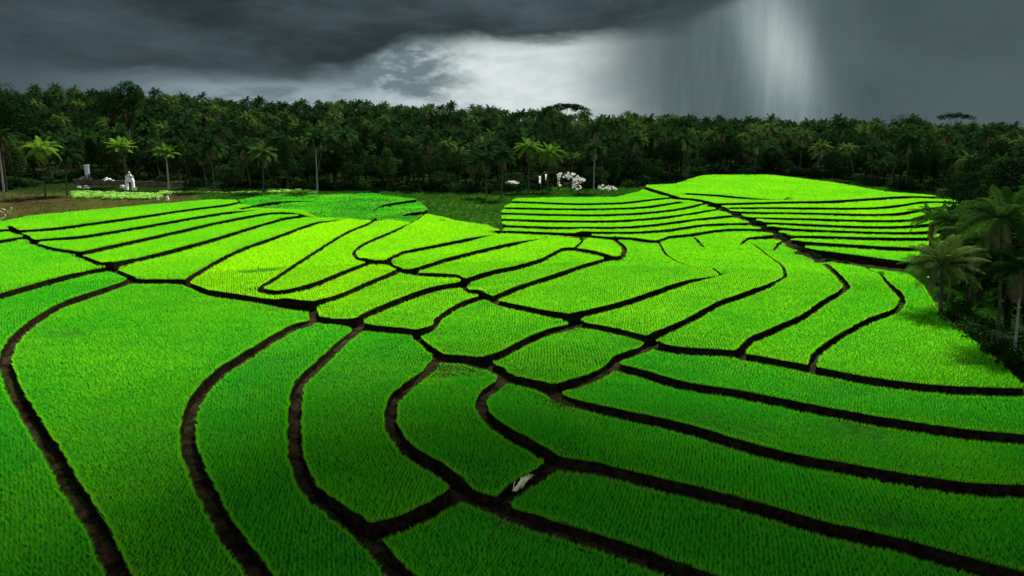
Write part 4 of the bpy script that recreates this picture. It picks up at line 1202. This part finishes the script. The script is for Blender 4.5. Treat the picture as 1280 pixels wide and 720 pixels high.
# white house
for k, (px, py, s_) in enumerate([(632,239.5,.9),(649,240,.8),(643,241,.45),(687,239,.8),(733,239.5,.7),(722,240,.5)]):
    o = link('shrub', SHRUBS[k % 4]); o.location = spot(px, py); o.scale = (s_*1.2, s_, s_); o.rotation_euler = (0, 0, k)
    tag(o, 'low dark shrub ' + ['left of the small white house','right of the small white house','in front of the small white house','between banner pole and slender blossom tree','left of the white flowering shrubs','under the spreading white blossom tree'][k], 'shrub')
def house():
    root = empty('small_house', spot(640, 238)+Vector((0, 0, .5))); root.rotation_euler = (0, 0, -.12); root.scale = (1, 1, .72)
    mb = MB(); mb.box((0, 0, .9), (2.6, 2.4, 1.8)); w = link('wall', mb.mesh('wall'), root, M_WHITE)
    mb = MB(); zt = 1.8
    a = [Vector(v) for v in ((-1.7, -1.5, zt), (1.7, -1.5, zt), (1.7, 1.5, zt), (-1.7, 1.5, zt), (-1.3, 0, zt+.75), (1.3, 0, zt+.75))]
    b = [v+Vector((0, 0, .1)) for v in a]
    for q in ((0, 1, 5, 4), (2, 3, 4, 5)): mb.quad(*[b[i] for i in q])
    for q in ((1, 2, 5), (3, 0, 4)): mb.tri(*[b[i] for i in q])
    mb.quad(a[3], a[2], a[1], a[0])
    for i in range(4): j = (i+1) % 4; mb.quad(a[i], a[j], b[j], b[i])
    link('roof', mb.mesh('roof'), root, M_STONE)
    mb = MB(); mb.box((.4, -1.22, .75), (.6, .06, 1.3)); link('door', mb.mesh('door'), root, M_BARK)
    mb = MB(); mb.box((-.7, -1.22, 1.05), (.6, .05, .6)); link('window', mb.mesh('window'), root, M_ROOF)
    tag(root, 'small white house among the palms at the foot of the forest', 'house')
house()
# white blossoming trees and shrubs
def blossom(name, px, py, parts, label, per=60, size=.26, cat='tree', trunk=True):
    root = empty(name, spot(px, py)); r = random.Random(int(px)); mb = MB()
    for (x, z, q) in parts:
        for w in range(5): leaf_cloud(mb, r, Vector((x+r.uniform(-.75, .75)*q, r.uniform(-.5, .5), z+r.uniform(-.7, .7)*q)), q*r.uniform(.3, .58), int(per*.42), size*.75, 0, .95)
    link('blossom', mb.mesh('blossom'), root, M_BLOOM)
    mb = MB(); 
    for (x, z, q) in parts: leaf_cloud(mb, r, Vector((x, .1, z)), q*.9, 14, size*.8, 0, .9)
    link('foliage', mb.mesh('foliage'), root, M_LEAF)
    mb = MB(); cx = parts[0][0]
    if trunk:
        mb.tube([Vector((cx, 0, -.2)), Vector((cx+.1, 0, parts[0][1]*.5))], [.16, .1], 6)
        for (x, z, q) in parts[:6]: mb.tube([Vector((cx+.1, 0, parts[0][1]*.45)), Vector((x, 0, z))], [.08, .03], 5)
        link('trunk', mb.mesh('trunk', True), root, M_BARK)
    tag(root, label, cat, None)
blossom('blossom_tree', 715, 238, [(-.2, 3.6, .8), (-1.5, 3.5, .7), (-1.0, 4.0, .6), (.3, 3.9, .6), (.8, 3.1, .8), (1.6, 2.6, .75), (2.2, 2.6, .6), (2.8, 2.4, .55), (-.9, 3.0, .5), (.3, 2.4, .7), (.6, 1.7, .75), (.3, 1.1, .6), (1.3, 1.5, .55), (.9, .6, .6), (2.1, .9, .5)], 'spreading tree covered in white blossom at the forest edge', per=90)
blossom('blossom_tree', 698, 238, [(0, 3.4, .55), (.3, 3.9, .5), (-.1, 2.7, .5), (.1, 2.0, .5), (.2, 1.3, .5)], 'slender upright tree of white blossom left of the spreading one', per=70)
blossom('blossom_shrub', 752, 239, [(-.6, 1.0, .55), (0, 1.3, .5), (.5, .9, .5)], 'white flowering shrub just right of the white trunked palm', cat='shrub', trunk=False)
blossom('blossom_shrub', 761, 239, [(-.3, 1.1, .55), (.4, 1.0, .5), (0, .6, .5)], 'middle one of the three white flowering shrubs at the terrace top', cat='shrub', trunk=False)
blossom('blossom_shrub', 768, 239, [(0, .9, .5), (.4, .6, .4)], 'rightmost and smallest white flowering shrub at the terrace top', cat='shrub', trunk=False)
for (px, py, lab, s) in ((1161, 348, 'small white flowered bush at the top of the grassy slope beside the right hand palms', .5), (1178, 410, 'white flowered bush on the slope, lower left of a pair under the palms', .55),
                         (1189, 404, 'white flowered bush on the slope, upper right of a pair under the palms', .5), (1271, 457, 'white flowered bush near the bottom end of the grassy slope at the right', .6), (1284, 459, 'white flowered bush cut by the right edge of the picture', .6)):
    root = empty('flowering_bush', spot(px, py)); r = random.Random(int(px)+3); mb = MB()
    for q in range(3): leaf_cloud(mb, r, Vector((r.uniform(-.35, .35), r.uniform(-.2, .2), r.uniform(.5, .9)))*s, .20*s, 26, .13, 0, .8)
    link('blossom', mb.mesh('blossom'), root, M_BLOOM)
    mb = MB(); leaf_cloud(mb, r, Vector((0, 0, .4*s)), .6*s, 120, .14, 0, .8); mb.tube([Vector((0, 0, -.1)), Vector((0, 0, .4*s))], [.03, .02], 5)
    link('foliage', mb.mesh('foliage'), root, M_LEAF); tag(root, lab, 'bush')
# banner pole with white cloth
def banner():
    root = empty('banner_pole', spot(676, 238)); mb = MB()
    mb.tube([Vector(v) for v in ((0, 0, -.2), (0, 0, 1.5), (.05, 0, 3.0), (.3, 0, 4.0), (.9, 0, 4.5), (1.5, 0, 4.3))], [.12, .11, .09, .07, .05, .03], 6)
    link('pole', mb.mesh('pole', True), root, M_TRUNKL); mb = MB(); prev = None
    for k in range(9):
        t = k/8; z = 3.5-1.7*t; a = Vector((-.42-.05*math.sin(k), .08*math.sin(k*1.3), z)); b = Vector((-.02, .02, z))
        if prev: mb.quad(prev[0], prev[1], b, a)
        prev = (a, b)
    link('cloth', mb.mesh('cloth'), root, M_CLOTH)
    mb = MB(); prev = None
    for k in range(7):
        t = k/6; z = 4.0-1.5*t; a = Vector((1.0+.1*t, .05*math.sin(k), z)); b = Vector((1.45-.3*t, -.05*math.cos(k), z))
        if prev: mb.quad(prev[0], prev[1], b, a)
        prev = (a, b)
    link('hanging_cloth', mb.mesh('hanging_cloth'), root, M_CLOTH)
    tag(root, 'curved pole with hanging white cloths left of the white blossom', 'banner')
banner()
# pale straw on the foreground bund
def straw():
    mb = MB(); r = random.Random(5); p = at(652, 606, .25); z = float(G(*p))
    e = at(672, 594, .25); dirv = Vector((e[0]-p[0], e[1]-p[1], 0)).normalized(); sd_ = Vector((-dirv.y, dirv.x, 0))
    for k in range(26):
        st = Vector((p[0], p[1], z+.12)) + sd_*r.uniform(-.14, .14) + dirv*r.uniform(-.8, .1); L = r.uniform(.6, 1.7); prev = None; q = r.uniform(-.4, .4)
        for i in range(6):
            t = i/5; c = st + dirv*L*t + sd_*q*math.sin(t*2.6)*.5 + Vector((0, 0, .38*math.sin(t*2.7)+.03)); w = .028*(1-t*.8)
            cur = (c-sd_*w, c+sd_*w)
            if prev: mb.quad(prev[0], prev[1], cur[1], cur[0])
            prev = cur
    o = link('straw_bundle', mb.mesh('straw_bundle'), None, M_STRAW); tag(o, 'pale bundle of cut straw lying on the bund in the middle foreground', 'straw bundle')
straw()
# little dark bushes growing on bund ends
BB = [(376,271,.75,'at the top end of the fifth slanted bund'),(350,266,.45,'between the fourth and fifth slanted bund'),(313,262,.4,'on the third slanted bund'),(300,255,.8,'at the top end of the first slanted bund'),
      (400,273,.5,'on the bund end right of the fifth slanted bund'),(465,275,.5,'at the upper end of the bund beside the most yellow plot'),(518,277,.55,'at the upper end of the rounded bund loop'),(553,276,.9,'at the edge between bright plot and meadow'),
      (626,289,.6,'on the bund tip below the small green meadow'),(682,295,.5,'on the bund tip left of the tiny square plot'),(728,298,.8,'on the short cross bund of the tiny square plot'),(905,343,.7,'forming a knob at the end of the long middle bund'),
      (893,336,.5,'just beyond the knob of the long middle bund'),(983,344,.6,'at the upper end of the second fan bund'),(1102,342,.7,'at the upper end of the fan bund nearest the grove'),(1128,371,.6,'at the bend of the fan bund nearest the grove'),
      (983,252,1.3,'on the highest right terrace bund'),(896,259,.8,'in the ditch mouth at the top'),(1060,356,.4,'at the kink of the third fan bund'),(536,270,.5,'at the meadow corner of the bright loop plot'),(769,296,.6,'at the right top of the tiny square plot'),(819,301,.5,'at the dip of the lowest left terrace bund')]
for k, (px, py, s, where) in enumerate(BB):
    o = link('bush', SHRUBS[(k*2) % 4]); p = spot(px, py); o.location = p; o.rotation_euler = (0, 0, k); o.scale = (s*.8, s*.8, s); tag(o, 'little dark bush ' + where, 'bush')
DL = [(803,234),(837,245),(872,251),(906,261),(937,275),(975,294),(1000,309),(1029,322),(1078,329),(1135,337)]
for k in range(44):
    t = rng.uniform(0, len(DL)-1.001); i = int(t); f = t-i; px = DL[i][0]*(1-f)+DL[i+1][0]*f; py = DL[i][1]*(1-f)+DL[i+1][1]*f
    o = link('ditch_bush', SHRUBS[rng.choice((0, 2, 2, 3))]); p = spot(px, py-.5); s = rng.uniform(.3, .7)
    o.location = p; o.rotation_euler = (0, 0, k); o.scale = (s*1.2, s*1.2, s*.9); tag(o, 'low dark bush growing in the ditch between the two banks of terraces', 'bush', 'bushes along the ditch')

# ------------------------------------------------------------------ added unseen cloud shape, put before the sun to shade the near fields
def shadow_caster(center, rx, ry, h, name, label, seed, lumps=46):
    r = random.Random(seed); bm = bmesh.new()
    off = to_sun*(h/to_sun.z); cx, cy = center[0]+off.x, center[1]+off.y
    for k in range(lumps):
        a = k*2.39996; q = math.sqrt((k+.5)/lumps); s = r.uniform(.18, .30)*min(rx, ry)
        p = Vector((cx+math.cos(a)*rx*q*.88, cy+math.sin(a)*ry*q*.88, h+r.uniform(-4, 10)))
        res = bmesh.ops.create_icosphere(bm, subdivisions=3, radius=1)
        for v in res['verts']:
            n_ = noise.fractal(v.co*1.6+Vector((k, 0, seed)), 0.6, 2.0, 4)*.45
            c = v.co*(1+n_); v.co = Vector((p.x+c.x*s, p.y+c.y*s, p.z+c.z*s*.4))
    me = bpy.data.meshes.new(name); bm.to_mesh(me); bm.free(); me.polygons.foreach_set('use_smooth', [True]*len(me.polygons))
    m, nt, out = new_mat('shadow_caster_mat'); p = nt.nodes.new('ShaderNodeBsdfDiffuse'); p.inputs[0].default_value = (.85, .87, .88, 1)
    t = nt.nodes.new('ShaderNodeBsdfTranslucent'); t.inputs[0].default_value = (.85, .87, .88, 1); mx = nt.nodes.new('ShaderNodeMixShader'); mx.inputs[0].default_value = .4
    nt.links.new(p.outputs[0], mx.inputs[1]); nt.links.new(t.outputs[0], mx.inputs[2]); nt.links.new(mx.outputs[0], out.inputs[0])
    o = link(name, me, None, m); o['kind'] = 'structure'; return o
shadow_caster((24, 4), 140, 56, 210, 'shadow_caster', '', 3)
